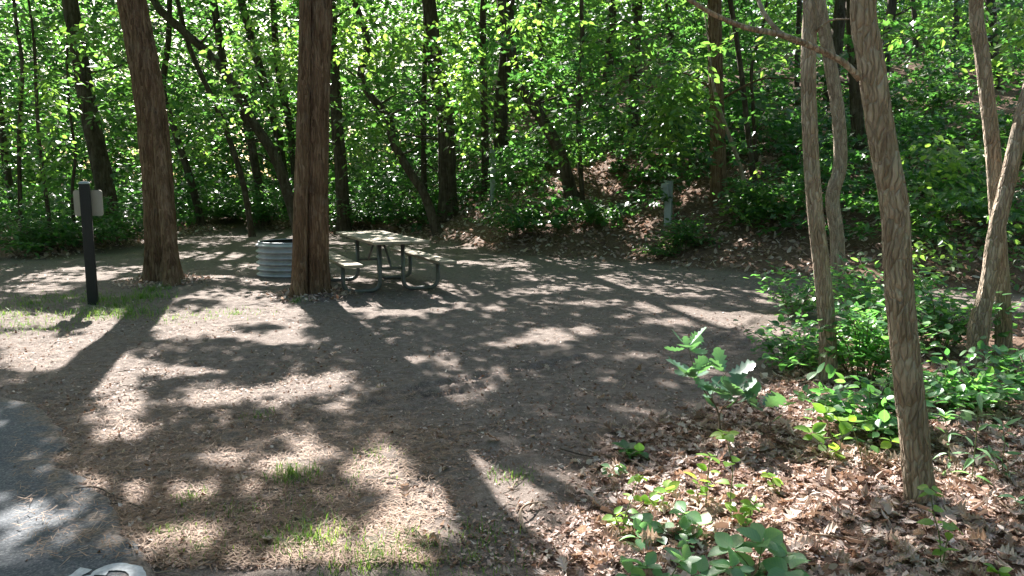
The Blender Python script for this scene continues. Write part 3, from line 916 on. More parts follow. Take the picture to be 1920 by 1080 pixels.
# ------------------------------------------------------------------ canopy: unseen crown leaves, laid out along sun rays to shape the lot's shade
# sunny patches on the ground, in photo pixels: cx, cy, rx, ry, slope
LIT = [(80, 660, 130, 42, 0), (40, 600, 90, 12, 0), (195, 622, 60, 26, 0), (430, 592, 150, 34, 0), (330, 625, 60, 34, 0), (525, 640, 55, 20, 0),
 (250, 690, 85, 40, 0), (215, 745, 80, 42, 0), (420, 742, 110, 24, 0), (590, 722, 90, 26, 0), (350, 690, 90, 16, 0), (200, 805, 75, 26, 0), (630, 770, 60, 22, 0),
 (60, 772, 50, 9, -.3), (30, 955, 60, 12, -.25), (45, 1012, 70, 26, -.1), (140, 965, 50, 9, -.25), (110, 905, 34, 6, -.3), (20, 868, 40, 5, -.3), (120, 1030, 40, 8, -.2),
 (255, 932, 70, 18, 0), (335, 925, 60, 14, 0), (290, 1035, 100, 34, 0), (480, 872, 100, 26, 0), (560, 832, 70, 20, 0), (430, 935, 70, 22, 0), (360, 990, 70, 16, 0),
 (690, 872, 90, 36, 0), (755, 935, 70, 56, .3), (690, 995, 80, 36, 0), (600, 1040, 110, 34, 0), (735, 1045, 100, 30, 0), (480, 1055, 90, 20, 0),
 (895, 880, 50, 26, 0), (735, 900, 80, 56, .2), (790, 975, 50, 60, .3), (900, 930, 45, 50, .3), (950, 945, 70, 56, 0), (985, 905, 60, 24, 0), (960, 842, 60, 16, 0), (1010, 1005, 90, 62, 0), (1100, 1045, 120, 36, 0),
 (1330, 1005, 290, 110, 0), (1500, 940, 190, 90, 0), (1350, 912, 130, 36, 0), (1620, 905, 90, 50, 0), (1800, 905, 120, 56, 0), (1860, 1000, 90, 50, 0), (1560, 1040, 200, 30, 0),
 (1150, 905, 70, 26, 0), (1180, 770, 60, 7, 0), (1120, 792, 50, 9, 0), (1300, 700, 60, 10, 0), (1380, 740, 70, 12, 0),
 (680, 632, 26, 26, .6), (770, 672, 90, 10, 0), (980, 642, 80, 12, 0), (1065, 626, 70, 12, 0), (935, 702, 80, 9, -.12), (885, 732, 56, 12, 0), (1180, 665, 60, 6, 0), (850, 690, 30, 6, 0),
 (740, 560, 140, 22, 0), (940, 546, 120, 7, 0), (865, 538, 70, 7, 0), (1010, 521, 70, 5, 0), (1080, 489, 150, 10, 0), (1220, 521, 120, 8, 0), (1130, 536, 120, 6, 0), (1300, 546, 120, 8, 0),
 (1360, 601, 150, 11, 0), (1250, 580, 80, 6, 0), (1480, 560, 80, 7, 0), (1450, 622, 90, 9, 0), (1000, 566, 60, 4, 0), (900, 576, 100, 5, 0), (1150, 570, 90, 5, 0),
 (100, 521, 150, 6, 0), (200, 505, 120, 5, 0), (60, 541, 80, 6, 0), (60, 505, 70, 4, 0), (420, 450, 80, 6, 0), (385, 480, 80, 6, 0), (450, 500, 70, 5, 0), (400, 521, 60, 4, 0), (500, 530, 60, 5, 0), (350, 435, 60, 4, 0),
 (720, 505, 60, 6, 0), (870, 495, 70, 5, 0), (650, 525, 60, 6, 0), (780, 480, 60, 5, 0), (950, 505, 50, 4, 0),
 (1780, 642, 100, 18, 0), (1900, 640, 90, 22, 0), (1700, 550, 120, 8, 0), (1850, 572, 100, 9, 0), (1560, 640, 80, 10, 0), (1650, 700, 120, 16, 0), (1850, 760, 90, 16, 0), (1640, 600, 90, 10, 0),
 (1600, 790, 130, 42, 0), (1790, 770, 120, 40, 0), (1500, 745, 80, 26, 0), (1900, 810, 80, 30, 0), (1400, 858, 90, 30, 0), (1700, 720, 80, 22, 0)]

def lit_amount(px, py):
    a = np.zeros_like(px)
    for cx, cy, rx, ry, sl in LIT:
        if 470 < cy < 635: ry = ry * 1.45
        dy = py - cy - sl * (px - cx)
        q = ((px - cx) / rx) ** 2 + (dy / ry) ** 2
        a = np.maximum(a, 1.35 - q)
    return a

step = .16
cx_, cy_ = np.meshgrid(np.arange(-13, 13, step), np.arange(.8, 20, step))
cx_ = (cx_ + RNG.uniform(-.5, .5, cx_.shape) * step).ravel(); cy_ = (cy_ + RNG.uniform(-.5, .5, cy_.shape) * step).ravel()
cz_ = terrain(cx_, cy_)
ppx, ppy = proj(np.c_[cx_, cy_, cz_])
inside = (ppx > -40) & (ppx < 1960) & (ppy < 1100) & (cy_ < 18.5)
# darker patches lying over the sunny ones
DARK = [(440, 668, 190, 26, 0), (330, 640, 60, 12, .1), (560, 690, 90, 18, 0), (430, 835, 110, 34, 0), (300, 850, 120, 22, 0), (520, 800, 90, 16, 0), (420, 970, 110, 24, 0), (590, 985, 130, 30, 0), (660, 940, 60, 20, 0), (330, 770, 50, 14, .3),
        (560, 905, 60, 12, 0), (300, 965, 60, 14, 0), (640, 815, 60, 14, 0), (240, 870, 60, 14, 0), (1090, 930, 60, 26, 0), (1080, 850, 130, 40, 0), (1240, 820, 120, 30, 0), (450, 1040, 60, 12, 0), (560, 1075, 60, 10, 0),
        (130, 700, 60, 8, .1), (380, 570, 50, 7, 0), (470, 615, 60, 7, 0), (300, 720, 40, 7, .3)]
def dark_amount(px, py):
    a = np.zeros_like(px)
    for cx, cy, rx, ry, sl in DARK:
        q = ((px - cx) / rx) ** 2 + ((py - cy - sl * (px - cx)) / ry) ** 2
        a = np.maximum(a, 1.3 - q)
    return a
l0 = lit_amount(ppx, ppy)
la = l0 - 1.1 * dark_amount(ppx, ppy) + (.25 + .75 * smooth(0, .5, l0)) * (.6 * (fbm(cx_ * 1.5, cy_ * 1.5, 81, 3) - .5) + .8 * (vnoise(cx_ * 3.6, cy_ * 3.6, 82) - .5))
shade = np.where(inside & (bank_t(cx_, cy_) < .4), smooth(.45, .05, la), smooth(.44, .58, fbm(cx_ * .7, cy_ * .7, 83, 3)))
# unseen canopy over the woods, thinner, its clumps shaped to dapple the understory
step2 = .42
dx_, dy_ = np.meshgrid(np.arange(-34, 34, step2), np.arange(18.5, 64, step2))
dx_ = (dx_ + RNG.uniform(-.5, .5, dx_.shape) * step2).ravel(); dy_ = (dy_ + RNG.uniform(-.5, .5, dy_.shape) * step2).ravel()
dn = fbm(dx_ * .55, dy_ * .55, 85, 3)
wsh = smooth(.555, .645, -.06 * smooth(-1, -8, dx_) + fbm(dx_ * .8, dy_ * .8, 86, 3) + .07 * smooth(-8, 6, dx_) + .02 * smooth(26, 40, dy_) + .08 * np.exp(-((dx_ - 7) / 4) ** 2 - ((dy_ - 22) / 5) ** 2))

CANO = []
def canopy(xs, ys, wt, per, size, h0, h1, seed):
    rng = np.random.default_rng(seed)
    for _ in range(per):
        m = rng.uniform(0, 1, len(xs)) < wt
        x, y = xs[m], ys[m]
        n = len(x)
        H = h0 + (h1 - h0) * np.clip(.75 * vnoise(x * .45, y * .45, seed) + .25 * rng.uniform(0, 1, n), 0, 1) + rng.normal(0, .5, n)
        gz = terrain(x, y)
        p = np.c_[x + S_H[0] * KT * H + rng.normal(0, .05, n), y + S_H[1] * KT * H + rng.normal(0, .05, n), gz + H]
        # keep the crowns above the picture's top edge
        lim = CAM_H + (347 + 60) / F * p[:, 1]
        low = p[:, 2] < lim
        up = np.where(low, (lim - p[:, 2]) / (1 - .265 * S_H[1] * KT), 0)
        p = p + np.c_[S_H[0] * KT * up, S_H[1] * KT * up, up]
        d = rand_unit(n, rng); d[:, 2] *= .4
        nn = np.array([0, 0, 1.0]) + rng.normal(0, .45, (n, 3))
        CANO.append((p, d, nn, size * rng.uniform(.7, 1.25, n), np.clip(rng.normal(.5, .2, n), 0, 1)))
canopy(cx_, cy_, shade * .97, 12, .17, 6.5, 12.0, 201)
canopy(dx_, dy_, wsh * .9, 8, .32, 9.0, 15.0, 202)
cp, cd, cn, cs, cr = [np.concatenate(a) for a in zip(*CANO)]
big = np.array([not t['sap'] and t['ztop'] > 9.5 for t in tree_objs])
bi = np.where(big)[0]
d2 = ((cp[:, None, :2] - TREE_XY[bi][None]) ** 2).sum(-1)
own = bi[np.argmin(d2, 1)]
for i in bi:
    m = own == i
    tree_objs[i]['high'].put(cp[m], cd[m], cn[m], cs[m] * 1.06, cr[m])

# ------------------------------------------------------------------ foliage in the picture
def off_trunk(px, py, Y, pad=7, prob=.9, rng=RNG):
    bad = np.zeros(len(px), bool)
    for ux, uy, ur, TY in TRUNK_PX:
        o = np.argsort(-uy)
        tx = np.interp(-py, -uy[o], ux[o]); tr = np.interp(-py, -uy[o], ur[o])
        rngy = (py < uy.max() - 25) & (py > uy.min())
        bad |= rngy & (np.abs(px - tx) < tr + pad) & (Y < TY + .6) & (rng.uniform(0, 1, len(px)) < (.75 if TY > 19 else 1.0))
    return ~(bad & (rng.uniform(0, 1, len(px)) < prob))

FAR, MID, NEARF = Leaves(), Leaves(), Leaves()
TWIGS = Geo()
def view_foliage(lv, n, y0, y1, k, size, L, seed, thr, freq, pyr=(-110, 440), twig=False, tilt=.4, pxr=(-420, 2340)):
    rng = np.random.default_rng(seed)
    px = rng.uniform(*pxr, n); py = rng.uniform(*pyr, n)
    Y = y0 + (y1 - y0) * rng.uniform(0, 1, n) ** .8
    b = (540 - py) / F
    dyy = CP + b * SP
    P = np.c_[(px - 960) / F / dyy * Y, Y, CAM_H + (-SP + b * CP) / dyy * Y]
    gz = terrain(P[:, 0], P[:, 1])
    t = bank_t(P[:, 0], P[:, 1])
    leftwood = (P[:, 0] < -10.2) & (P[:, 1] > 16.4)
    ok = (P[:, 2] > gz + .12) & ((t > .4) | leftwood | (P[:, 2] > 3.2))
    # layered clumps
    cl = vnoise3(P[:, 0] * freq, P[:, 1] * freq, P[:, 2] * freq * 1.9, seed)
    ok &= cl > thr
    pad = .35 * L * F / Y
    ok &= off_trunk(px, py, Y, pad, .80, rng)
    P, cl = P[ok], cl[ok]
    n = len(P)
    an = rng.uniform(0, 2 * math.pi, n)
    d = np.c_[np.cos(an), np.sin(an), rng.normal(0.0, .25, n)]
    rnd0 = np.clip(.42 + 1.3 * (vnoise3(P[:, 0] * .3, P[:, 1] * .3, P[:, 2] * .4, seed + 3) - .5), .04, .92)
    c = P - d * (L * .5)
    sprays(lv, c, d, np.full(n, L) * rng.uniform(.7, 1.2, n), k, size, rnd0, tilt, .18, rng)
    if twig:
        for i in range(0, n, 2):
            e = c[i] + d[i] * L * .9 - np.array([0, 0, .12 * L])
            tube(TWIGS, np.array([c[i], .5 * (c[i] + e) + [0, 0, .03], e]), [.006, .004, .002], 3, cap=False)

view_foliage(FAR, 11000, 34, 60, 10, .32, 1.0, 301, .26, .35)
view_foliage(FAR, 12000, 36, 66, 10, .40, 1.2, 305, .27, .30, pxr=(-420, 1150))
view_foliage(FAR, 4500, 38, 66, 10, .46, 1.2, 306, .0, .30, pxr=(-420, 900), pyr=(150, 420))
view_foliage(FAR, 2600, 36, 62, 10, .40, 1.2, 307, .10, .30, pxr=(850, 2340), pyr=(-120, 80))
view_foliage(MID, 14000, 22.5, 36, 9, .23, .70, 302, .45, .45)
view_foliage(NEARF, 11000, 15, 22.5, 8, .19, .60, 303, .54, .50, twig=True)

def low_growth(lv, n, seed, y0, y1, x0, x1, hmax, k, size, L, thr, tmin=.5):
    """ground-hugging seedlings and brush on the bank"""
    rng = np.random.default_rng(seed)
    x = rng.uniform(x0, x1, n); y = y0 + (y1 - y0) * rng.uniform(0, 1, n)
    t = bank_t(x, y)
    left = (x < -10.2) & (y > 16.6)
    c = fbm(x * .5, y * .5, seed, 3)
    ok = ((t > tmin) | left) & (c + .08 * smooth(1, 4, t) > thr)
    x, y, c = x[ok], y[ok], c[ok]
    h = hmax * np.clip((c - thr + .12) / .25, .1, 1) * rng.uniform(.15, 1, len(x))
    P = np.c_[x, y, terrain(x, y) + .06 + h]
    px, py = proj(P)
    keep = off_trunk(px, py, y, 4, .7, rng) & ~((abs(px - 1250) < 22) & (py < 425) & (y < 17.2))
    P = P[keep]; n = len(P)
    an = rng.uniform(0, 2 * math.pi, n)
    d = np.c_[np.cos(an), np.sin(an), rng.normal(.1, .25, n)]
    rnd0 = np.clip(.45 + .8 * (vnoise(P[:, 0] * .6, P[:, 1] * .6, seed + 3) - .5), .05, .95)
    sprays(lv, P - d * L * .5, d, np.full(n, L), k, size, rnd0, .4, .2, rng)

LOW = Leaves()
low_growth(LOW, 6500, 401, 10, 26, -3, 13, .9, 6, .155, .42, .485, 1.7)
low_growth(LOW, 4500, 402, 16, 36, -22, -2.5, 1.3, 7, .15, .45, .34)
LOWF = Leaves()
low_growth(LOWF, 5000, 403, 24, 50, -6, 30, 1.2, 8, .19, .6, .40)

# leafy branch ends hanging into the picture: px, py, distance, half width, half height, sprays, owner tree
HANG = [(60, 25, 8.5, 90, 45, 16, 0), (150, 50, 9.0, 40, 60, 8, 0), (445, 8, 9.5, 45, 22, 9, 1), (20, 90, 10, 60, 60, 10, 0), (500, 150, 15.5, 70, 60, 46, 8), (460, 60, 16, 80, 40, 40, 8), (540, 95, 15, 50, 50, 24, 8),
        (860, 150, 17, 60, 70, 60, 16), (770, 60, 17, 90, 40, 60, 16), (650, 60, 16, 60, 50, 36, 15), (1230, 190, 16, 80, 90, 90, 24), (1300, 150, 15.5, 60, 60, 50, 26), (1150, 90, 17, 80, 60, 60, 24), (990, 130, 17.5, 60, 70, 50, 20),
        (1000, 30, 17, 100, 30, 50, 20), (60, 180, 15.5, 90, 80, 60, 7), (200, 60, 15, 90, 50, 40, 7), (80, 300, 16.5, 80, 60, 50, 7), (350, 230, 18, 50, 60, 36, 9), (1450, 40, 15, 60, 50, 30, 26), (1750, 40, 15, 90, 40, 40, 32), (1880, 60, 14, 50, 60, 30, 36),
        (700, 250, 18.5, 60, 60, 50, 15), (930, 230, 18.5, 60, 50, 50, 18), (1080, 230, 18, 50, 60, 40, 20), (1400, 350, 15.6, 60, 50, 40, 26), (1780, 330, 13.5, 80, 90, 60, 32), (1880, 450, 11.5, 50, 60, 26, 36), (1740, 470, 11.6, 60, 40, 24, 32)]
hr = np.random.default_rng(333)
for hx, hy, hY, hw, hh_, hn, own_t in HANG:
    an = hr.uniform(0, 2 * math.pi, hn); rr_ = np.sqrt(hr.uniform(0, 1, hn))
    c = np.array([at(hx + hw * r * math.cos(a), hy + hh_ * r * math.sin(a), hY + hr.normal(0, .35)) for a, r in zip(an, rr_)])
    ax_, ay_ = proj(c)
    keep = off_trunk(ax_, ay_, c[:, 1], 10 if hY > 12 else 75, .97, hr); c = c[keep]
    a = hr.uniform(0, 2 * math.pi, len(c))
    d = np.c_[np.cos(a), np.sin(a), hr.normal(-.35, .2, len(c))]
    sz = .15 if hY > 12 else .105
    sprays(tree_objs[own_t]['hang'], c, d, np.full(len(c), .5), 8, sz, np.full(len(c), hr.uniform(.55, .95)), .45, .45, hr)

# unseen woods beside and behind the camera, added to cut the sky's fill light
wr = np.random.default_rng(377)
n = 9000
a = np.where(wr.uniform(0, 1, n) < .5, wr.uniform(math.pi * 1.0, math.pi * 2.0, n), wr.choice([0.0, math.pi], n) + wr.normal(0, .28, n))
rr_ = wr.uniform(13, 24, n); zc = wr.uniform(.3, 15, n)
c = np.c_[rr_ * np.cos(a), rr_ * np.sin(a) + 1.0, zc]
ux, uy = proj(c)
seen = (c[:, 1] > 1) & (ux > -250) & (ux < 2170)
c = c[~seen & (vnoise3(c[:, 0] * .35, c[:, 1] * .35, c[:, 2] * .45, 9) > .38)]
a2 = wr.uniform(0, 6.28, len(c))
sprays(FAR, c, np.c_[np.cos(a2), np.sin(a2), wr.normal(0, .3, len(c))], np.full(len(c), 1.3), 7, .55, np.full(len(c), .45), .5, .2, wr)

# hand over the picture's foliage above head height to the tree it grows on
def hand_over(lv, far_y):
    p, d, n, z, r = lv.cat()
    gz = terrain(p[:, 0], p[:, 1])
    D = np.full(len(p), 1e9); I = np.full(len(p), -1)
    for i, t in enumerate(tree_objs):
        if t['near']: continue
        pth = t['path'][::4] if len(t['path']) > 12 else t['path']
        dd = ((p[:, None, :] - pth[None]) ** 2).sum(-1).min(1)
        m = dd < D; D[m] = dd[m]; I[m] = i
    take = (D < 2.2 ** 2) & (p[:, 2] - gz > 1.6)
    for i in np.unique(I[take]):
        m = take & (I == i)
        tree_objs[i]['leaves'].put(p[m], d[m], n[m], z[m], r[m])
    m = ~take
    o = Leaves(); o.put(p[m], d[m], n[m], z[m], r[m])
    return o
MID2 = hand_over(MID, 36)
NEAR2 = hand_over(NEARF, 22)

for t in tree_objs:
    g = Geo()
    for key, tpl in (('high', LEAF_FAR), ('leaves', LEAF_SIMPLE), ('hang', LEAF_SIMPLE)):
        if t[key].count():
            p, d, n, z, r = t[key].cat()
            l = Leaves(); l.put(p - t['b0'], d, n, z, r)
            leaves_into(g, l, tpl)
    if g.nv:
        add('crown', g.mesh('crown', [M_LEAF]), t['root'])
add('far_forest', leaves_mesh('far_forest', FAR, LEAF_FAR, [M_LEAF]), kind='stuff', label='mass of distant green leaves filling the woods behind the trunks', category='forest')
g = Geo()
leaves_into(g, MID2, LEAF_SIMPLE, 0); leaves_into(g, NEAR2, LEAF_MAPLE5, 0)
g.put(np.concatenate(TWIGS.V), np.concatenate(TWIGS.L).reshape(-1, 4), np.concatenate(TWIGS.UV), 1)
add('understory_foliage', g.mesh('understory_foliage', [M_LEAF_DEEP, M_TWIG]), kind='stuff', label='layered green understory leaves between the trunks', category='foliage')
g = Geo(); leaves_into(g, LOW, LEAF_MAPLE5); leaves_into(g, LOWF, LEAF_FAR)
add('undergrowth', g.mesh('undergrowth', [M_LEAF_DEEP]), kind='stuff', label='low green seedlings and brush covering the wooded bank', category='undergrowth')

# ------------------------------------------------------------------ picnic table
TC = np.array([-2.03, 11.55]); U = np.array([.406, -.914]); VV = np.array([.914, .406])
def pipe_path(pts, r=.13, n=6):
    pts = [np.array(p, float) for p in pts]
    out = [pts[0]]
    for i in range(1, len(pts) - 1):
        a, b, c = pts[i - 1], pts[i], pts[i + 1]
        d1 = (a - b) / np.linalg.norm(a - b); d2 = (c - b) / np.linalg.norm(c - b)
        p, q = b + d1 * r, b + d2 * r
        for t in np.linspace(0, 1, n):
            out.append((1 - t) ** 2 * p + 2 * t * (1 - t) * b + t * t * q)
    out.append(pts[-1])
    return np.array(out)

def picnic_table(loc, rz, label, group):
    root = empty('picnic_table', loc, label, 'picnic table', group, rz)
    rng = random.Random(3)
    def plank(c, d, nm='plank', tilt=0):
        g = Geo(); box(g, (0, 0, 0), d, bev=.006)
        o = add(nm, g.mesh(nm, [M_WOOD]), root); o.location = c; o.rotation_euler = (tilt, 0, 0); return o
    for i, v in enumerate((-.265, 0, .265)):
        plank((rng.uniform(-.012, .012), v, .745 + rng.uniform(-.003, .003)), (2.60, .257, .042), 'tabletop_plank')
    for sg in (-1, 1):
        plank((rng.uniform(-.02, .02), sg * .66, .445), (2.60, .255, .042), 'seat_plank')
    R = .030
    for ex in (-.72, .72):
        for sg in (-1, 1):
            g = Geo()
            tube(g, pipe_path([(ex, sg * .17, .72), (ex, sg * .17, R), (ex, sg * .70, R), (ex, sg * .70, .40)], .15, 8), R, 14)
            add('leg', g.mesh('leg', [M_PIPE], True), root)
            g = Geo()                                   # bracket under the seat
            gv = np.array([(ex - .025, sg * .55, .424), (ex - .025, sg * .78, .424), (ex - .025, sg * .74, .385), (ex - .025, sg * .66, .375),
                           (ex + .025, sg * .55, .424), (ex + .025, sg * .78, .424), (ex + .025, sg * .74, .385), (ex + .025, sg * .66, .375)])
            g.put(gv, [(0, 1, 2, 3), (7, 6, 5, 4), (0, 4, 5, 1), (1, 5, 6, 2), (2, 6, 7, 3), (3, 7, 4, 0)])
            add('seat_bracket', g.mesh('seat_bracket', [M_PIPE]), root)
        g = Geo(); box(g, (ex, 0, .703), (.05, .70, .04), bev=.004)
        add('top_bearer', g.mesh('top_bearer', [M_PIPE]), root)
        g = Geo(); tube(g, np.array([(ex, -.17, .34), (ex, .17, .34)]), .020, 10)
        add('crossbar', g.mesh('crossbar', [M_PIPE], True), root)
        g = Geo(); tube(g, np.array([(ex, 0, .34), (ex * .30, 0, .715)]), .017, 10)
        add('diagonal_brace', g.mesh('diagonal_brace', [M_PIPE], True), root)
        for v in (-.265, 0, .265):
            for du in (-.05, .05):
                g = Geo(); tube(g, np.array([(0, 0, 0), (0, 0, .006)]), .010, 8)
                o = add('bolt', g.mesh('bolt', [M_STEEL]), root); o.location = (ex, v + du, .765)
    return root
rz_t = math.atan2(U[1], U[0])
table_g = 'picnic tables'
pt = picnic_table((TC[0], TC[1], float(terrain(TC[0], TC[1])) + .005), rz_t, 'weathered wooden picnic table on grey bent-pipe legs beside the double trunk', table_g)
fp = at(262, 398, 27); fz = float(terrain(fp[0], fp[1]))
picnic_table((fp[0], fp[1], fz), .3, 'far picnic table glimpsed through leaves left of the big leaning trunk', table_g)

# ------------------------------------------------------------------ fire rings
def fire_ring(loc, label, rad=.57, h=.60):
    root = empty('fire_ring', loc, label, 'fire ring', 'corrugated steel fire rings')
    n = 72; zs = np.linspace(0, h, 49)
    prof = rad + .030 * np.cos(zs / h * 2 * math.pi * 6 + math.pi)
    th = np.arange(n) / n * 2 * math.pi
    ring = lambda r, z: np.c_[np.cos(th) * r, np.sin(th) * r, np.full(n, z)]
    def shell(rs, zz, mat, nm, flip=False, parent=None):
        V = np.concatenate([ring(r, z) for r, z in zip(rs, zz)])
        i = np.arange(len(rs) - 1)[:, None] * n; j = np.arange(n)[None]; j2 = (j + 1) % n
        f = np.stack([i + j, i + j2, i + n + j2, i + n + j], -1).reshape(-1, 4)
        if flip: f = f[:, ::-1]
        g = Geo(); g.put(V, f)
        return add(nm, g.mesh(nm, [mat], True), parent or root)
    shell(prof, zs, M_STEEL, 'outer_wall')
    shell(prof - .010, zs, M_SOOT, 'inner_wall', True)
    rp = [(prof[-1] - .012, h), (prof[-1] - .012, h + .012), (prof[-1] + .012, h + .012), (prof[-1] + .012, h - .006)]
    shell([a for a, b in rp], [b for a, b in rp], M_STEEL, 'rim', True)
    rs = np.array([0.001, .15, .3, .45, .545])
    shell(rs, .10 + .03 * np.cos(rs * 6), M_ASH, 'ash_bed', True)
    return root
rc = at(549, 517, 13.15); rzz = float(terrain(rc[0], rc[1]))
fire_ring((rc[0], 13.15, rzz - .02), 'corrugated steel fire ring half hidden behind the double trunk')
rc = at(132, 415, 25.5); fire_ring((rc[0], 25.5, float(terrain(rc[0], 25.5)) - .02), 'distant fire ring showing through leaves left of the sign post', .62, .55)

# ------------------------------------------------------------------ sign post
pb = gpt(175, 571)
root = empty('sign_post', pb, 'black square sign post with a beige sign board fixed behind its top', 'sign post')
g = Geo(); box(g, (0, 0, .765), (.122, .122, 1.61), bev=.008)
ph = add('post', g.mesh('post', [M_POST]), root); ph.rotation_euler = (0, 0, .42)
g = Geo()
for k, (r, z) in enumerate(((.104, 1.570), (.104, 1.582), (.088, 1.594), (.0, 1.600))): pass
th4 = np.arange(4) * math.pi / 2 + math.pi / 4
V = np.concatenate([np.c_[np.cos(th4) * r, np.sin(th4) * r, np.full(4, z)] for r, z in ((.088, 1.5715), (.088, 1.585), (.070, 1.600), (.02, 1.603))])
fc = [(4 * i + j, 4 * i + (j + 1) % 4, 4 * i + 4 + (j + 1) % 4, 4 * i + 4 + j) for i in range(3) for j in range(4)] + [(12, 13, 14, 15), (3, 2, 1, 0)]
g.put(V, fc)
o = add('cap', g.mesh('cap', [M_BOX]), root); o.rotation_euler = (0, 0, .42)
def rounded_plate(w, h, t, r, mat, nm, parent):
    pts = []
    for cx0, cz0, a0 in ((w / 2 - r, h / 2 - r, 0), (-w / 2 + r, h / 2 - r, 90), (-w / 2 + r, -h / 2 + r, 180), (w / 2 - r, -h / 2 + r, 270)):
        for a in np.radians(np.linspace(a0, a0 + 90, 6)): pts.append((cx0 + r * math.cos(a), cz0 + r * math.sin(a)))
    n = len(pts); g = Geo()
    V = [(x, -t / 2, z) for x, z in pts] + [(x, t / 2, z) for x, z in pts]
    g.put(V, [tuple(range(n)), tuple(range(2 * n - 1, n - 1, -1))] + [(i, i + n, (i + 1) % n + n, (i + 1) % n) for i in range(n)])
    return add(nm, g.mesh(nm, [mat]), parent)
b1 = rounded_plate(.355, .335, .016, .035, M_BOARD, 'sign_board', root); b1.location = (-.02, .100, 1.325); b1.rotation_euler = (0, 0, .12)
g = Geo(); box(g, (0, 0, 0), (.012, .05, .40), bev=.003); o = add('sign_bracket', g.mesh('sign_bracket', [M_POST]), root); o.location = (-.078, .070, 1.30)

# ------------------------------------------------------------------ utility pedestal and post on the bank
up = at(1251, 412, 17.0); uz = float(terrain(up[0], 17.0))
root = empty('utility_pedestal', (up[0], 17.0, uz), 'pale grey electric pedestal with tilted cover among shrubs on the bank', 'utility pedestal')
top = at(1251, 340, 17.0)[2] - uz
g = Geo(); box(g, (.02, 0, top / 2 - .1), (.155, .13, top + .2 - .012), bev=.008); o = add('column', g.mesh('column', [M_BOX]), root); o.rotation_euler = (0, 0, -.5)
g = Geo(); box(g, (.02, 0, top - .002), (.175, .15, .022), bev=.006); o = add('cap', g.mesh('cap', [M_BOX]), root); o.rotation_euler = (0, 0, -.5)
g = Geo(); box(g, (0, 0, 0), (.17, .09, .38), bev=.012); o = add('cover', g.mesh('cover', [M_BOX]), root); o.location = (-.085, -.115, top - .235); o.rotation_euler = (.12, 0, -.5)
g = Geo(); box(g, (0, 0, 0), (.11, .014, .12), bev=.004); o = add('cover_panel', g.mesh('cover_panel', [M_BOX]), root); o.location = (-.108, -.166, top - .30); o.rotation_euler = (.12, 0, -.5)
up = at(924, 336, 21.8); uz = float(terrain(up[0], 21.8))
root = empty('utility_post', (up[0], 21.8, uz), 'plain grey post half hidden beside an upright trunk in the woods', 'post')
top = at(924, 281, 21.8)[2] - uz
g = Geo(); box(g, (0, 0, top / 2 - .1), (.13, .11, top + .2), bev=.01); o = add('column', g.mesh('column', [M_BOX]), root); o.rotation_euler = (0, 0, .4)
g = Geo(); box(g, (0, 0, top + .012), (.15, .13, .02), bev=.006); o = add('cap', g.mesh('cap', [M_BOX]), root); o.rotation_euler = (0, 0, .4)

# ------------------------------------------------------------------ logs, sticks
def stick(nm, label, pts, r0, r1, mat, forks=(), cat='stick', seg=8, lift=.6):
    P = [gpt(px, py) + np.array([0, 0, r0 * lift + dz]) for px, py, dz in pts]
    b = P[0].copy()
    root = empty(nm, b, label, cat)
    g = Geo(); pth = catmull(np.array(P), .04)
    tube(g, pth - b, np.linspace(r0, r1, len(pth)), seg, bark_disp(.2, 1.1, 6, int(abs(pts[0][0]))))
    add('shaft', g.mesh('shaft', [mat], True), root)
    for fk in forks:
        Q = catmull(np.array([gpt(px, py) + np.array([0, 0, r0 * .5 + dz]) for px, py, dz in fk]), .03)
        g = Geo(); tube(g, Q - b, np.linspace(r0 * .6, r1 * .6, len(Q)), 6)
        add('side_twig', g.mesh('side_twig', [mat], True), root)
M_DARKSTICK = simple_mat('dark_stick', (.075, .055, .045), .85, 0, .2, .35, 30, .3)
stick('fallen_twig', 'dark forked twig lying across the asphalt edge', [(298, 974, 0), (268, 958, .01), (232, 943, .012), (190, 925, .02), (172, 921, .02), (145, 925, .02), (131, 930, .01)], .007, .003, M_DARKSTICK,
      [[(232, 943, .01), (214, 951, .012), (203, 938, .02)], [(133, 929, .01), (145, 940, .012), (157, 947, .0)]], 'twig')
stick('fallen_log', 'reddish rotting log at the foot of the bushes behind the table', [(640, 423, 0), (690, 425, 0), (745, 433, 0)], .11, .08, M_BARK_RED, (), 'log', 14)
stick('fallen_stick', 'pale thin stick lying on sunlit litter left of the nearest trunk', [(1545, 880, .02), (1600, 893, .025), (1660, 905, .02), (1700, 925, .01)], .006, .003, M_STICK)
stick('fallen_stick', 'curved stick at the border of bare dirt and leaf litter', [(985, 1000, .0), (975, 975, .03), (990, 962, .04), (1022, 950, .02)], .008, .004, M_STICK)
stick('fallen_stick', 'long grey stick crossing the shaded litter behind the yellow-green seedling', [(1170, 860, .01), (1200, 880, .02), (1240, 905, .02), (1262, 920, .01)], .006, .003, M_STICK)
stick('fallen_stick', 'straight stick lying in litter right of the nearest trunk foot', [(1850, 925, .02), (1870, 945, .02), (1905, 972, .01)], .006, .003, M_STICK)
stick('fallen_stick', 'thin stick in the litter along the bottom right', [(1520, 1010, .02), (1600, 1022, .03), (1720, 1030, .02)], .005, .003, M_STICK)
stick('fallen_stick', 'dark stick on the dirt where litter begins in mid lot', [(1050, 845, .01), (1090, 858, .015), (1150, 868, .01)], .006, .003, M_DARKSTICK)

